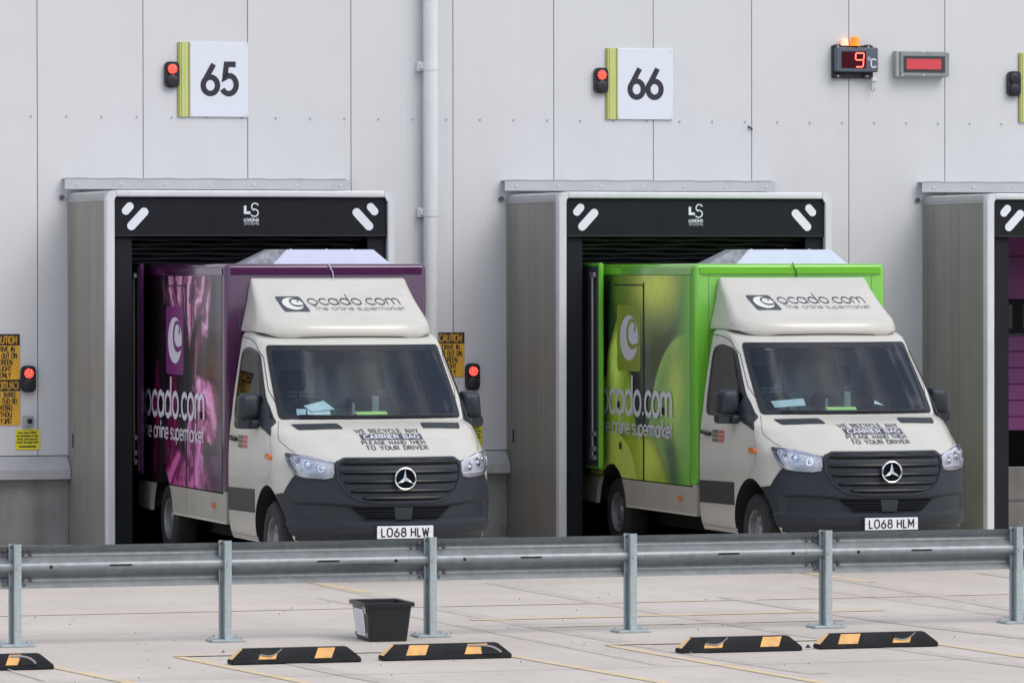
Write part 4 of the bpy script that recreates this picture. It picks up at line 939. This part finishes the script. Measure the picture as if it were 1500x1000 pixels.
    for q in range(3):
        a = math.radians(90+120*q); tip = (c.x+.092*math.cos(a), c.y, c.z+.092*math.sin(a)); l = (c.x+.018*math.cos(a+PI/3), c.y, c.z+.018*math.sin(a+PI/3)); r_ = (c.x+.018*math.cos(a-PI/3), c.y, c.z+.018*math.sin(a-PI/3))
        m.add([tip, l, (c.x, c.y-.014, c.z), r_, (c.x, c.y+.006, c.z)], [(0, 1, 2), (0, 2, 3), (0, 4, 1), (0, 3, 4)])
    st = m.build('star_emblem', CHROME, t, False); MB().cyl((c.x, c.y+.02, c.z), (c.x, c.y+.045, c.z), .09, 28).build('emblem_backing', GRBLK, st)
    # lower intake
    patch('lower_intake', rpoly([(-.305, .665), (.305, .665), (.215, .562), (-.215, .562)], .012, 3), GRBLK, t, .0, .003, 30, .02)
    for z in (.590, .612, .636): 
        w_ = .22+(z-.56)*.7; mk('intake_bar', [SO(-w_+2*w_*i/20, z+dz, .006+of) for i in range(21) for dz, of in ((-.004, 0), (.004, 0))], [(2*i, 2*i+1, 2*i+3, 2*i+2) for i in range(20)], GRSLAT, t)
    patch('intake_divider', [(-.045, .56), (.045, .56), (.055, .668), (-.055, .668)], CHAR, t, .008, .006, 6, .03)
    for s in (-1, 1):
        ribbon('fog_trim_seam', [(s*u, z) for u, z in ((.315, .667), (.37, .660), (.42, .638), (.47, .59), (.505, .556))], .007, SEAM, t, -.0135, n=4)
    # plate
    pl = MB().box(-.26, .26, -.048, -.040, .392, .505, .003).build('number_plate', PLATE, t); m = MB(); fn = lambda x, z, l=0: (x, -.050-l, z)
    text_mesh(m, 'LO68', fn, -.218, .006, .4115, .074, .17, gap=.20); text_mesh(m, 'HLW' if kind == 'p' else 'HLM', fn, .056, .218, .4115, .074, .17, gap=.20)
    for x in (-.240, .238): poly_mesh(m, [(x+.004*math.cos(a), .448+.004*math.sin(a)) for a in [k*PI/4 for k in range(8)]], fn)
    m.build('plate_lettering', BLACKT, pl)['kind'] = 'stuff'
    bx('plate_holder', -.25, .25, -.040, .04, .395, .50, CHAR, t)
    # ---- bonnet lettering
    def hood(x, v, l=0):      # v runs 0..1 down the bonnet
        z = 1.350-.180*(v/.40); return SO(u_of_x(x, z), z, .0035+l)
    def rows_(V0): return V0
    m = MB()
    for s_, a, b_, v0, h in (('WE RECYCLE ANY', -.290, .300, .012, .078), ('PLEASE HAND THEM', -.283, .302, .225, .075), ('TO YOUR DRIVER', -.265, .304, .320, .082)):
        text_mesh(m, s_, lambda x, v, l=0: hood(x, v, l), a, b_, v0+h*.94, -h*.88, .15, gap=.20)
    m.build('bonnet_lettering', mat('print_mid_grey', (.07, .075, .09), .5), t)['kind'] = 'stuff'
    m = MB(); V = []; n = 24
    for i in range(n+1):
        for j in range(5): V.append(hood(-.275+.575*i/n, .105+.105*j/4))
    m.add(V, [(i*5+j, i*5+j+1, (i+1)*5+j+1, (i+1)*5+j) for i in range(n) for j in range(4)]); m.build('bonnet_label', GREYT, t)
    m = MB(); text_mesh(m, 'CARRIER BAG', lambda x, v, l=0: hood(x, v, .0012+l), -.240, .266, .192, -.068, .15, gap=.16); m.build('label_lettering', WHITET, t)
    # ---- wipers
    for a, b_ in (((.60, 1.435), (.02, 1.447)), ((.10, 1.437), (-.50, 1.450))):
        m = MB(); m.tube([SO(a[0]+(b_[0]-a[0])*i/10, a[1]+(b_[1]-a[1])*i/10, .022) for i in range(11)], .008, 6); m.build('wiper', RUBS, t, True)
    # ---- interior
    it = MB(); it.box(-.86, .86, 1.03, 1.62, 1.20, 1.372, .04); it.box(-.62, -.18, 1.18, 1.62, 1.36, 1.43, .03); it.box(-.86, .86, 1.6, 2.38, .72, .80, 0); it.build('dashboard', INTD, t, True)
    it = MB(); it.prism([(-.86, .7), (.86, .7), (.80, 1.7), (.78, 2.17), (-.78, 2.17), (-.80, 1.7)], 'y', 2.33, 2.36); it.build('bulkhead', BULK, t)
    for z in (1.62, 1.585, 1.50): bx('bulkhead_rail', -.60, .55, 2.31, 2.328, z, z+.012, mat('rail_grey', (.32, .34, .35), .5), t)
    bx('bulkhead_board', -.18, .36, 2.305, 2.328, 1.50, 2.0, mat('board_grey', (.27, .29, .29), .6, var=.1, vscale=8), t, .004)
    for x, w2 in ((-.46, .26), (.30, .24), (.68, .18)):
        m = MB(); m.box(x-w2, x+w2, 2.05, 2.22, .95, 1.60, .05); m.box(x-w2, x+w2, 1.75, 2.2, .9, 1.02, .04); sb = m.build('seat', SEATF, t, True)
        m = MB(); m.box(x-.125, x+.125, 2.06, 2.17, 1.66, 1.86, .045); m.cyl((x-.05, 2.11, 1.58), (x-.05, 2.11, 1.7), .008, 6); m.cyl((x+.05, 2.11, 1.58), (x+.05, 2.11, 1.7), .008, 6); m.build('headrest', SEATF, sb, True)
    m = MB(); V = []; F = []; cc_ = Vector((-.46, 1.62, 1.41)); n = 30; ax = Vector((1, 0, 0)); ay = Vector((0, .42, .91)).normalized(); az = ax.cross(ay)
    for i in range(n):
        a = 2*PI*i/n
        for k in range(6): b_ = 2*PI*k/6; V.append(cc_+(ax*math.cos(a)+ay*math.sin(a))*(.20+.014*math.cos(b_))+az*.014*math.sin(b_))
    m.add(V, [(i*6+k, ((i+1) % n)*6+k, ((i+1) % n)*6+(k+1) % 6, i*6+(k+1) % 6) for i in range(n) for k in range(6)]); m.tube([cc_-ax*.19, cc_, cc_+ax*.19], .02, 6); m.tube([cc_, cc_-ay*.19], .02, 6); m.cyl(cc_, cc_-az*.12, .06, 12)
    m.build('steering_wheel', SEATF, t, True)
    # papers and card behind the glass
    def ins(P, d): return [SO(u_of_x(x, z), z, -d) for x, z in P]
    def sheet_(name, Ps, mt):
        m = MB()
        for k, P in enumerate(Ps): m.add(ins(P, .040+.012*k), [tuple(range(len(P)))])
        return m.build(name, mt, t)
    if kind == 'p':
        for P in ([(-.60, 1.452), (-.39, 1.452), (-.392, 1.545), (-.595, 1.56)], [(-.70, 1.452), (-.63, 1.45), (-.60, 1.545), (-.69, 1.545)]): sheet_('dashboard_paper', [P], PAPERB)
        o2 = MB().add(ins([(-.62, 1.565), (-.56, 1.515), (-.345, 1.535), (-.43, 1.612)], .028), [(0, 1, 2, 3)]).build('dashboard_paper', PAPERB, t)
    else:
        sheet_('dashboard_paper', [[(-.71, 1.515), (-.415, 1.535), (-.42, 1.60), (-.73, 1.575)]], PAPERB); sheet_('dashboard_paper', [[(.27, 1.545), (.37, 1.53), (.29, 1.575)]], PAPERB)
        MB().add(ins([(-.64, 2.03), (-.585, 2.03), (-.58, 2.075), (-.645, 2.075)], .006), [(0, 1, 2, 3)]).build('screen_sticker', PAPERW, t)
    dx = 0 if kind == 'p' else -.07
    gc = sheet_('dashboard_card', [[(-.115+dx, 1.450), (.170+dx, 1.450), (.135+dx, 1.52), (-.165+dx, 1.52)]], PAPERG)
    MB().add(ins([(-.112+dx, 1.452), (.168+dx, 1.452), (.165+dx, 1.460), (-.115+dx, 1.460)], .036), [(0, 1, 2, 3)]).build('card_print', PAPERW, gc)
    m = MB(); m.box(.13, .20, 1.50, 1.53, 1.42, 1.62, .008); m.box(-.06, -.03, 1.5, 1.52, 1.42, 1.56, .006); m.build('device_holder', mat('device_grey', (.22, .25, .26), .5), t)
    m = MB(); m.box(-.12, .12, 1.60, 1.68, 1.985, 2.06, .02); m.build('rear_view_mount', RUBS, t, True)
    # ---- roof fairing
    zs = [2.15+.5535*i/44 for i in range(45)]; rows = cab_loft(FAIRS, zs, 2.57); n = len(rows[0]); V = []
    for r in rows:
        for (u, z) in r:
            if z < 2.20:      # the lower lip is arched: higher in the middle and rising to the rear on the sides
                p0 = SP(u, 2.20, FAIRS); base_z = 2.150+.016*max(0, 1-abs(u)/.34)**.3*(abs(u) < .34)+.10*sm(.45, 1.15, abs(u)); k = (2.20-z)/.05; zz = 2.20+(base_z-2.20)*k if base_z < 2.20 else 2.20+(base_z-2.20)*k
                q = SP(u, z, FAIRS); V.append(Vector((q.x, q.y, zz)))
            else:
                bz = 2.150+.10*sm(.45, 1.15, abs(u)); q = SP(u, z, FAIRS); V.append(Vector((q.x, q.y, max(z, bz+.03*(z-2.20)))))
    F = [(j*n+i, j*n+i+1, (j+1)*n+i+1, (j+1)*n+i) for j in range(len(rows)-1) for i in range(n-1)]
    F += [((j+1)*n, (j+1)*n+n-1, j*n+n-1, j*n) for j in range(len(rows)-1)]; F += [tuple((len(rows)-1)*n+i for i in range(n)), tuple(range(n))[::-1]]
    fa = mk('roof_fairing', V, F, CREAM, t, True, 30)
    bm = bmesh.new(); bm.from_mesh(fa.data); bmesh.ops.recalc_face_normals(bm, faces=bm.faces[:]); bm.to_mesh(fa.data); bm.free(); fa.data.set_sharp_from_angle(angle=math.radians(30))
    gk = MB(); Vg = []; i0 = 0
    for i in range(n):
        a = V[i]; cen = Vector((0, 2.5, a.z)); d = (a-cen); d.z = 0; d.normalize(); u = rows[0][i][0]; hh_ = .010+(.014 if abs(u) < .33 else 0)
        Vg += [a+d*.004+Vector((0, 0, -.004)), a+d*.004+Vector((0, 0, hh_))]
    gk.add(Vg, [(2*i, 2*i+1, 2*i+3, 2*i+2) for i in range(n-1)]); gk.build('fairing_gasket', mat('gap_dark', (.012, .012, .012), .8), fa)
    def rf(x, v, l=0): return SO(u_of_x(x+.05, v, FAIRS), v, .003+l, FAIRS)
    m = MB(); B = rpoly([(-.625, 2.392), (-.385, 2.392), (-.425, 2.532), (-.655, 2.532)], .02, 3)
    cxp, czp = -.52, 2.46; NB = len(B); V = [rf(cxp, czp)]
    for k in range(1, 7): V += [rf(cxp+(p[0]-cxp)*k/6, czp+(p[1]-czp)*k/6) for p in B]
    F = [(0, 1+i, 1+(i+1) % NB) for i in range(NB)]+[(1+k*NB+i, 1+(k+1)*NB+i, 1+(k+1)*NB+(i+1) % NB, 1+k*NB+(i+1) % NB) for k in range(5) for i in range(NB)]
    m.add(V, F); m.build('fairing_badge', GREYT, fa)
    m = MB(); swirl(m, lambda x, v, l=0: rf(x-.18*(v-2.46), v, l), -.610, -.425, 2.408, 2.518); m.build('badge_emblem', [mat('badge_white', (.66, .65, .60), .4), GREYT], fa)
    m = MB(); text_mesh(m, 'ocado.com', lambda x, v, l=0: rf(x-.18*(v-2.46), v, l), -.362, .535, 2.456, .094, .105); m.build('fairing_lettering', GREYT, fa)
    m = MB(); text_mesh(m, 'The online supermarket', lambda x, v, l=0: rf(x-.18*(v-2.46), v, l), -.345, .535, 2.405, .040, .095); m.build('fairing_tagline', mat('print_grey_pale', (.16, .165, .19), .5), fa)['kind'] = 'stuff'
    # ---- box body
    bo = MB().box(-.98, .98, 2.60, 6.10, .69, 2.835, .045).build('box_body', paint, t, True)
    arch_cut(bo, RA[0], RA[1], RA[2], UNDER); bo.data.polygons.foreach_set('use_smooth', [True]*len(bo.data.polygons)); bo.data.set_sharp_from_angle(angle=math.radians(30))
    for s in (-1, 1):
        a, b_ = sorted((s*.979, s*.990)); bx('roof_rail', a, b_, 2.68, 6.08, 2.728, 2.80, paint, t, .004)
    bx('front_rail', -.93, .93, 2.588, 2.602, 2.735, 2.805, paint, t, .004)
    dk = mat('seam_purple', (.14, .09, .15), .4) if kind == 'p' else mat('seam_green', (.05, .16, .02), .5)
    bx('front_seam', -.90, .90, 2.5985, 2.60, 2.715, 2.720, dk, t); bx('front_seam', -.84, -.836, 2.5985, 2.60, .8, 2.713, dk, t); bx('front_seam', .836, .84, 2.5985, 2.60, .8, 2.713, dk, t)
    cbl = MB(); cbl.tube([(.02, 2.60, 2.846), (.03, 2.585, 2.80), (.055, 2.58, 2.76), (.06, 2.58, 2.70)], .006, 6); cbl.build('cable', mat('cable_pale', (.48, .45, .62), .5) if kind == 'p' else dk, t)
    gm = mat('green_side_print' if kind == 'g' else 'purple_side_print', (.5, .5, .5), .26, coat=.20, spec=.4, attr='print'); pf = paint_green if kind == 'g' else paint_purple
    pr = graphic('side_print', pf, 2.72, 4.110, .70, 2.722, -.9835, gm, t, (RA[0], RA[1], RA[2]-.0)); graphic('side_print', pf, 5.000, 6.07, .70, 2.722, -.9835, gm, t, RA); 
    dr = graphic('side_door', pf, 4.120, 4.990, .70, 2.620, -.9900, gm, t, RA); graphic('side_print', pf, 4.1105, 4.9995, 2.632, 2.722, -.9835, gm, t)
    A = MB(); A.box(-.9895, -.983, 4.119, 4.126, .70, 2.62); A.box(-.9895, -.983, 4.984, 4.991, .9, 2.62); A.box(-.9895, -.983, 4.119, 4.991, 2.612, 2.6205); A.build('door_edge', BLACKT, t)
    bx('door_gap', -.9845, -.9838, 4.092, 4.119, .70, 2.66, BLACKT, t); bx('door_drip', -.998, -.9838, 4.10, 5.0, 2.622, 2.631, BLACKT, t)
    h = MB()
    for q in range(52): h.box(-.9935, -.9846, 4.096, 4.114, .80+q*.035, .80+q*.035+.022)
    h.build('door_hinge', mat('hinge_dark', (.05, .05, .055), .5), t)
    for (y, z) in ((4.86, 1.43), (3.50, 1.40), (4.80, 1.02)): MB().box(-1.005, -.983, y-.02, y+.02, z-.035, z+.035, .006).build('latch', RUBS, t)
    sd_ = lambda x0, s=1: (lambda y, z, l=0: (-x0-l, y, z))
    F_ = sd_(.9925); m = MB(); LG = rpoly([(4.185, 1.770), (4.910, 1.770), (4.910, 2.425), (4.185, 2.425)], .06, 5)
    poly_mesh(m, LG, F_); m.build('door_badge', mat('badge_magenta', (.22, .035, .20), .3, coat=.5) if kind == 'p' else mat('badge_olive', (.30, .38, .03), .3, coat=.5), t)
    m = MB(); swirl(m, lambda a, z, l=0: (-.994-l, 4.82-a, z), .0, .565, 1.875, 2.325, lift=.0)
    m.build('badge_emblem', [WHITET, MATS['badge_magenta' if kind == 'p' else 'badge_olive']], t)
    y0, y1, bl, xt = (5.78, 3.34, 1.362, .40) if kind == 'p' else (5.41, 3.215, 1.345, .40)
    fnt = lambda a, z, l=0: (-.9945-l, a, z)
    def side_text(name, s_, ya, yb, base_, h, wd):
        m = MB(); sc = (ya-yb)/text_w(s_); text_mesh(m, s_, lambda x, z, l=0: (-.9950-l, ya-x, z), 0, ya-yb, base_, h, wd, lift=.0002); m.build(name, WHITET, t)['kind'] = 'stuff'
    side_text('side_lettering', 'ocado.com', y0, y1, bl, .385, .14)
    side_text('side_tagline', 'The online supermarket', 5.88 if kind == 'p' else 5.47, 3.385 if kind == 'p' else 3.225, 1.142, .175, .13)
    # ---- lower skirt
    def arcpts(a0, a1, n=14): return [(RA[0]+RA[2]*math.cos(math.radians(a)), RA[1]+RA[2]*math.sin(math.radians(a))) for a in [a0+(a1-a0)*i/n for i in range(n+1)]]
    lo = .415
    for s in (-1, 1):
        x0, x1 = sorted((s*.955, s*.995))
        e0 = math.degrees(math.asin((.688-RA[1])/RA[2])); e1 = math.degrees(math.asin((lo-RA[1])/RA[2]))
        MB().prism([(2.50, .712), (2.50, lo), (4.052, lo+.0)]+[(4.052, .688), (2.62, .688), (2.62, .712)], 'x', x0, x1).build('skirt', CREAMS, t)
        MB().prism([(4.062, .688), (4.062, lo)]+[(q[0], q[1]) for q in arcpts(180-e1, 180-e0)], 'x', x0, x1).build('skirt', CREAMS, t)
        MB().prism([(6.08, .688), (6.08, lo+.02)]+[(q[0], q[1]) for q in arcpts(e1, e0)], 'x', x0, x1).build('skirt', CREAMS, t)
        xx = s*.996; a, b_ = sorted((xx, s*1.002)); bx('skirt_edge', a, b_, 2.50, 4.05, lo, lo+.018, mat('edge_cream', (.58, .55, .46), .4), t); bx('skirt_edge', a, b_, 4.064, 4.60, lo, lo+.018, MATS['edge_cream'], t)
        a, b_ = sorted((s*.995, s*1.012)); bx('marker_lamp', a, b_, 2.93, 3.02, .545, .595, AMBER, t, .005)
    # ---- underside
    m = MB(); m.box(-.80, .80, .62, .66, .22, .7); m.box(-.55, .55, .45, 6.0, .22, .60); m.box(-.93, .93, 1.48, 4.60, .45, .68); m.box(-.93, .93, 5.60, 6.05, .45, .68); m.box(-.90, .90, 1.5, 2.38, .34, .5); m.build('chassis', UNDER, t)
    m = MB(); m.cyl((-.8, FA[0], .345), (.8, FA[0], .345), .05, 10); m.cyl((-.8, RA[0], .345), (.8, RA[0], .345), .05, 10); m.build('axle', UNDER, t)
    for s in (-1, 1):
        w1 = wheel(t, FA[0]+.05, .345, .945, s, 'f'); w2 = wheel(t, RA[0]+.03, .345, .925, s, 'r')
    # ---- roof unit
    M1 = mat('roof_unit_white', (.50, .54, .70), .35, var=.03, vscale=4); V = [(-.705, 3.0, 2.836), (.74, 3.0, 2.836), (.74, 3.32, 2.836), (-.705, 3.32, 2.836), (-.42, 3.04, 2.972), (.58, 3.04, 2.972), (.58, 3.28, 2.972), (-.42, 3.28, 2.972)]
    ru = mk('roof_unit', V, [(0, 1, 5, 4), (1, 2, 6, 5), (2, 3, 7, 6), (3, 0, 4, 7), (4, 5, 6, 7)], M1, t)
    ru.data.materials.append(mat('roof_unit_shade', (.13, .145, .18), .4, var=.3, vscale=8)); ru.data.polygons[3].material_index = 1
    mk('roof_unit_shade_sheet', [(-.705, 2.998, 2.838), (-.41, 2.998, 2.838), (-.27, 3.036, 2.972), (-.42, 3.036, 2.972)], [(0, 1, 2, 3)], mat('roof_unit_shade_grey', (.17, .19, .235), .35, var=.5, vscale=14), ru)  # sheet puts the slope's darker tone and reflection into its colour
    for q in (-.2, .15, .4): MB().cyl((q, 3.15, 2.972), (q, 3.15, 2.980), .01, 6).build('rivet', M1, ru)
    # ---- open rear door folded forward along the left side
    ye = 5.56 if kind == 'p' else 5.14
    dr = MB().box(-1.105, -1.055, ye, 6.06, .77, 2.845, .012).build('rear_door', paint, t, True); gi_ = mat('door_inner_grey', (.09, .095, .11), .4, .4)
    bx('door_inner_skin', -1.110, -1.1055, ye+.03, 6.04, .80, 2.81, gi_, dr); MB().cyl((-1.135, ye+.12, .9), (-1.135, ye+.12, 2.75), .014, 10).build('lock_rod', mat('rod_steel', (.40, .38, .38), .35, .8), dr)
    for z in (.95, .86, 2.70, 1.1): bx('lock_bracket', -1.15, -1.111, ye+.06, ye+.18, z, z+.05, mat('bracket_steel', (.25, .24, .25), .4, .6), dr, .006)
    return t
van((12.668, 43.83, 0), 'cream-cabbed delivery van with dark purple box and pink leaf print, backed into the left dock', 'p')
van((17.318, 43.86, 0), 'cream-cabbed delivery van with bright green box and green fruit print, backed into the middle dock', 'g')

# ------------------------------------------------------------------ crash barrier
def barrier():
    Y = 37.259; t = thing('crash_barrier', 'galvanised crash barrier with corrugated rail on bolted posts across the yard', 'barrier', (7.774, Y, 0))
    prof = [(.158, -.078), (.150, -.086), (.112, -.128), (.104, -.135), (.094, -.138), (.084, -.135), (.076, -.127), (.034, -.072), (.026, -.062), (.014, -.056), (.0, -.055), (-.014, -.056), (-.026, -.062), (-.034, -.072), (-.076, -.127), (-.084, -.135), (-.094, -.138), (-.104, -.135), (-.112, -.128), (-.150, -.086), (-.158, -.078)]
    prof = [(z, -d-.110+.0) for z, d in prof]; zc = .583
    beam = None
    for i in range(-1, 4):
        x0 = -1.60*0+3.2*i-0.0
        if beam is None:
            n = len(prof); V = []; F = []; off = .000
            for xx in (-.16, 3.2+.155):
                sh = 0 if xx < 0 else .004
                for (z, d) in prof: V.append((xx, d+.036+sh, z))
            for (z, d) in prof: V.append((3.355, d+.040, z))
            F = [(k, k+1, n+k+1, n+k) for k in range(n-1)]
            m = MB()
            # outer skin and the same skin 3 mm behind it
            for dd in (0, .003): m.add([(v[0], v[1]+dd, v[2]) for v in V[:2*n]], F)
            m.add([(V[k][0], V[k][1]+dd, V[k][2]) for k in (0, n) for dd in (0, .003)], [(0, 1, 3, 2)]); m.add([(V[k][0], V[k][1]+dd, V[k][2]) for k in (n-1, 2*n-1) for dd in (0, .003)], [(0, 1, 3, 2)])
            beam = m.build('rail_beam', GALV, t, True, 60); beam.location = (x0, 0, zc)
            sl = MB(); 
            for xs in (.80, 2.40): sl.prism(rpoly([(xs-.085, .0), (xs+.085, .0), (xs+.085, .013), (xs-.085, .013)], .006, 3), 'y', -.0225, -.0185)
            slots = sl.build('slot', DSLOT, beam)
            bolt0 = []
            for dx in (-.13, -.075, .075, .13):
                for z in (.095, -.095, .135, -.135):
                    if abs(dx) > .1 and abs(z) > .1: continue
                    m = MB(); yb = .062 if abs(z) < .1 else .030
                    m.cyl((dx, yb-.012, z), (dx, yb+.01, z), .014, 8); bolt0.append(m.build('bolt', mat('bolt_dark', (.12, .125, .13), .5, .5), beam))
            for dx in (-.27, .27):
                m = MB(); m.cyl((dx, -.0225, .0), (dx, -.0175, .0), .013, 10); bolt0.append(m.build('bolt_hole', DSLOT, beam))
        else:
            b = dup(beam, t, (x0, 0, zc))
            for c in [slots]+bolt0: dup(c, b)
    post = None
    for i in range(-2, 8):
        if post is None:
            m = MB(); m.box(-.014, .040, -.052, -.046, .021, .757); m.box(-.014, -.008, -.0455, .030, .021, .757); m.box(-.042, -.0145, .024, .030, .021, .757); m.box(.034, .040, -.0455, -.030, .021, .757); m.box(-.042, -.036, .006, .0235, .021, .757)
            post = m.build('post', GALV2, t); post.location = (1.6*i, 0, 0)
            m = MB(); m.box(-.125, .135, -.11, .10, .001, .020, .003); kids = [m.build('base_plate', GALV2, post)]
            for x in (-.10, .11):
                for y in (-.085, .075):
                    m = MB(); m.cyl((x, y, .02), (x, y, .029), .011, 6); m.cyl((x, y, .029), (x, y, .036), .006, 8); kids.append(m.build('anchor_bolt', GALV2, post))
            m = MB(); m.cyl((.012, -.060, .583), (.012, -.052, .583), .013, 8); kids.append(m.build('post_bolt', GALV2, post))
        else:
            p = dup(post, t, (1.6*i, 0, 0))
            for c in kids: dup(c, p)
barrier()

# ------------------------------------------------------------------ wheel stops
def wheel_stop(X, Y, L, label, patches, rz=0):
    t = thing('wheel_stop', label, 'wheel stop', (X, Y, 0), 'rubber wheel stops on the apron', math.radians(rz)); H = .112; D = .15; e = .095; bz = .032
    V = [(0, 0, .001), (L, 0, .001), (L, D, .001), (0, D, .001), (0, 0, bz), (L, 0, bz), (L, D, bz), (0, D, bz), (e, .040, H), (L-e, .040, H), (L-e, D-.04, H), (e, D-.04, H)]
    bm = bmesh.new(); vs = [bm.verts.new(v) for v in V]
    for f in ((3, 2, 1, 0), (0, 1, 5, 4), (1, 2, 6, 5), (2, 3, 7, 6), (3, 0, 4, 7), (4, 5, 9, 8), (5, 6, 10, 9), (6, 7, 11, 10), (7, 4, 8, 11), (8, 9, 10, 11)): bm.faces.new([vs[i] for i in f])
    bmesh.ops.bevel(bm, geom=bm.edges[:], offset=.006, segments=2, affect='EDGES'); bm.verts.index_update(); V2 = [v.co[:] for v in bm.verts]; F2 = [[v.index for v in f.verts] for f in bm.faces]; bm.free()
    mk('body', V2, F2, RUB, t, True, 30)
    def fr(x, v, l=.002):      # front slope, v from 0 (foot) to 1 (top)
        y = .040*v; z = bz+(H-bz)*v; nrm = Vector((0, -(H-bz), .040)).normalized(); return Vector((x, y, z))+nrm*l
    def quad(name, pts, m, l): return mk(name, [fr(p[0], p[1], l) for p in pts]+[fr(p[0], p[1], l-.003) for p in pts], [tuple(range(len(pts)))]+[(i, (i+1) % len(pts), len(pts)+(i+1) % len(pts), len(pts)+i) for i in range(len(pts))], m, t)
    for (a, b, kind) in patches:
        quad('reflective_patch', [(a, .06), (b-.035, .06), (b, .93), (a+.035, .93)], YREF, .003)
        if kind == 'arc':
            n = 10; P = [(a+.02+(b-a)*i/n, .40+.45*(i/n)**2-.22*math.sin(PI*i/n)) for i in range(n+1)]
            V = [fr(x, v, .006) for x, v in P]+[fr(x-.012, .985, .006) for x, v in P]; mk('moulding', V, [(i, i+1, n+2+i, n+1+i) for i in range(n)], RUB, t)
            V = [fr(x, v, .009) for x, v in P]+[fr(x, v+.10, .009) for x, v in P]; mk('moulding_edge', V, [(i, i+1, n+2+i, n+1+i) for i in range(n)], GRYR, t)
        if kind == 'arcr':
            n = 10; P = [(a+.03+(b-a+.06)*i/n, .72-.05*i/n-.6*(i/n)**5) for i in range(n+1)]
            V = [fr(x, v, .009) for x, v in P]+[fr(x+.01, v+.14, .009) for x, v in P]; mk('moulding_edge', V, [(i, i+1, n+2+i, n+1+i) for i in range(n)], GRYR, t)
            V = [fr(x+.004, .0, .006) for x, v in P[4:]]+[fr(x+.004, v, .006) for x, v in P[4:]]; k = len(P[4:]); mk('moulding', V, [(i, i+1, k+1+i, k+i) for i in range(k-1)], RUB, t)
    # left end slope
    n = Vector((-(H-bz), 0, e)).normalized(); q = [Vector((.004, .012, bz+.004)), Vector((.004, D-.012, bz+.004)), Vector((e-.006, D-.047, H-.004)), Vector((e-.006, .047, H-.004))]
    mk('end_reflector', [p+n*.003 for p in q], [(0, 1, 2, 3)], YREFL, t)
wheel_stop(6.64, 35.02, .945, 'wheel stop cut off by the left edge of the photo', [(.60, .72, 'arcr'), (.18, .34, 'flat')])
wheel_stop(8.855, 34.99, .945, 'wheel stop just left of the black crate, yellow patch in its right half', [(.19, .35, 'arc'), (.60, .76, 'flat')])
wheel_stop(9.972, 35.02, .955, 'wheel stop in front of the black crate', [(.165, .345, 'flat'), (.60, .78, 'arcr')])
wheel_stop(12.215, 35.02, .935, 'wheel stop below the green-sided van, left of the rightmost one', [(.17, .345, 'arc'), (.605, .785, 'flat')], .6)
wheel_stop(13.315, 35.10, .935, 'rightmost wheel stop on the apron', [(.14, .33, 'flat'), (.57, .74, 'arc')], .6)

# ------------------------------------------------------------------ crate
def crate():
    # near corner and the two edge directions
    r = Vector((.9546, -.2980, 0)); f = Vector((.2980, .9546, 0)); s = (r*.963+f*.27).normalized(); l = (r*-.345+f*.939).normalized()
    a = math.atan2(s.y, s.x); t = thing('storage_crate', 'open black plastic crate with a white paper taped to its side', 'crate', (10.392, 36.86, 0), None, a)
    L1, L2, H = .285, .43, .292; fl = .030; m = MB(); pl = mat('crate_plastic', (.010, .012, .014), .38, var=.1, vscale=5)
    def rr(x0, x1, y0, y1, z, r=.03): return [(p[0], p[1], z) for p in rpoly([(x0, y0), (x1, y0), (x1, y1), (x0, y1)], r, 4)]
    rings = [rr(.0, L1, 0, L2, .002), rr(0-.004, L1+.004, -.004, L2+.004, .02), rr(-fl, L1+fl, -fl, L2+fl, H-.03), rr(-fl-.020, L1+fl+.020, -fl-.020, L2+fl+.020, H-.030), rr(-fl-.022, L1+fl+.022, -fl-.022, L2+fl+.022, H-.004), rr(-fl-.015, L1+fl+.015, -fl-.015, L2+fl+.015, H+.002), rr(-fl+.006, L1+fl-.006, -fl+.006, L2+fl-.006, H-.002), rr(-fl+.008, L1+fl-.008, -fl+.008, L2+fl-.008, H-.04), rr(.008, L1-.008, .008, L2-.008, .02)]
    n = len(rings[0]); V = [v for q in rings for v in q]; F = [(j*n+i, j*n+(i+1) % n, (j+1)*n+(i+1) % n, (j+1)*n+i) for j in range(len(rings)-1) for i in range(n)]
    F += [tuple(range(n))[::-1], tuple((len(rings)-1)*n+i for i in range(n))]; m.add(V, F); m.build('body', pl, t, True, 35)
    # foot notch and ribs
    def sd(y, v): z = .02+(H-.05)*v; return Vector((-.004-(fl-.004)*v, y, z))
    def sheet(name, y0, y1, v0, v1, off, mt): 
        P = [sd(y0, v0), sd(y1, v0), sd(y1, v1), sd(y0, v1)]; nrm = Vector((-1, 0, -.1)).normalized(); return mk(name, [p+nrm*off for p in P]+[p+nrm*(off-.001) for p in P], [(0, 1, 2, 3), (0, 4, 5, 1), (1, 5, 6, 2), (2, 6, 7, 3), (3, 7, 4, 0)], mt, t)
    p = sheet('paper', .10, .395, .07, .90, .004, PAPERW); sheet('tape', .01, .115, .78, .99, .0055, mat('tape', (.22, .22, .21), .25)); sheet('tape', .02, .115, .04, .20, .0055, MATS['tape']); sheet('tape', .375, .43, .03, .16, .0055, MATS['tape'])
    mm = MB()
    rnd = random.Random(4)
    for v, a_, b_, hgt in [(.72, .18, .32, .022)]+[(.64-.048*q, .13, .36-rnd.uniform(0, .05), .010) for q in range(11) if q not in (3, 8)]:
        P = [sd(a_, v), sd(b_, v), sd(b_, v+hgt), sd(a_, v+hgt)]; mm.add([q+Vector((-.0052, 0, 0)) for q in P], [(0, 1, 2, 3)])
    mm.build('paper_print', mat('print_soft', (.52, .52, .56), .7), t)
crate()
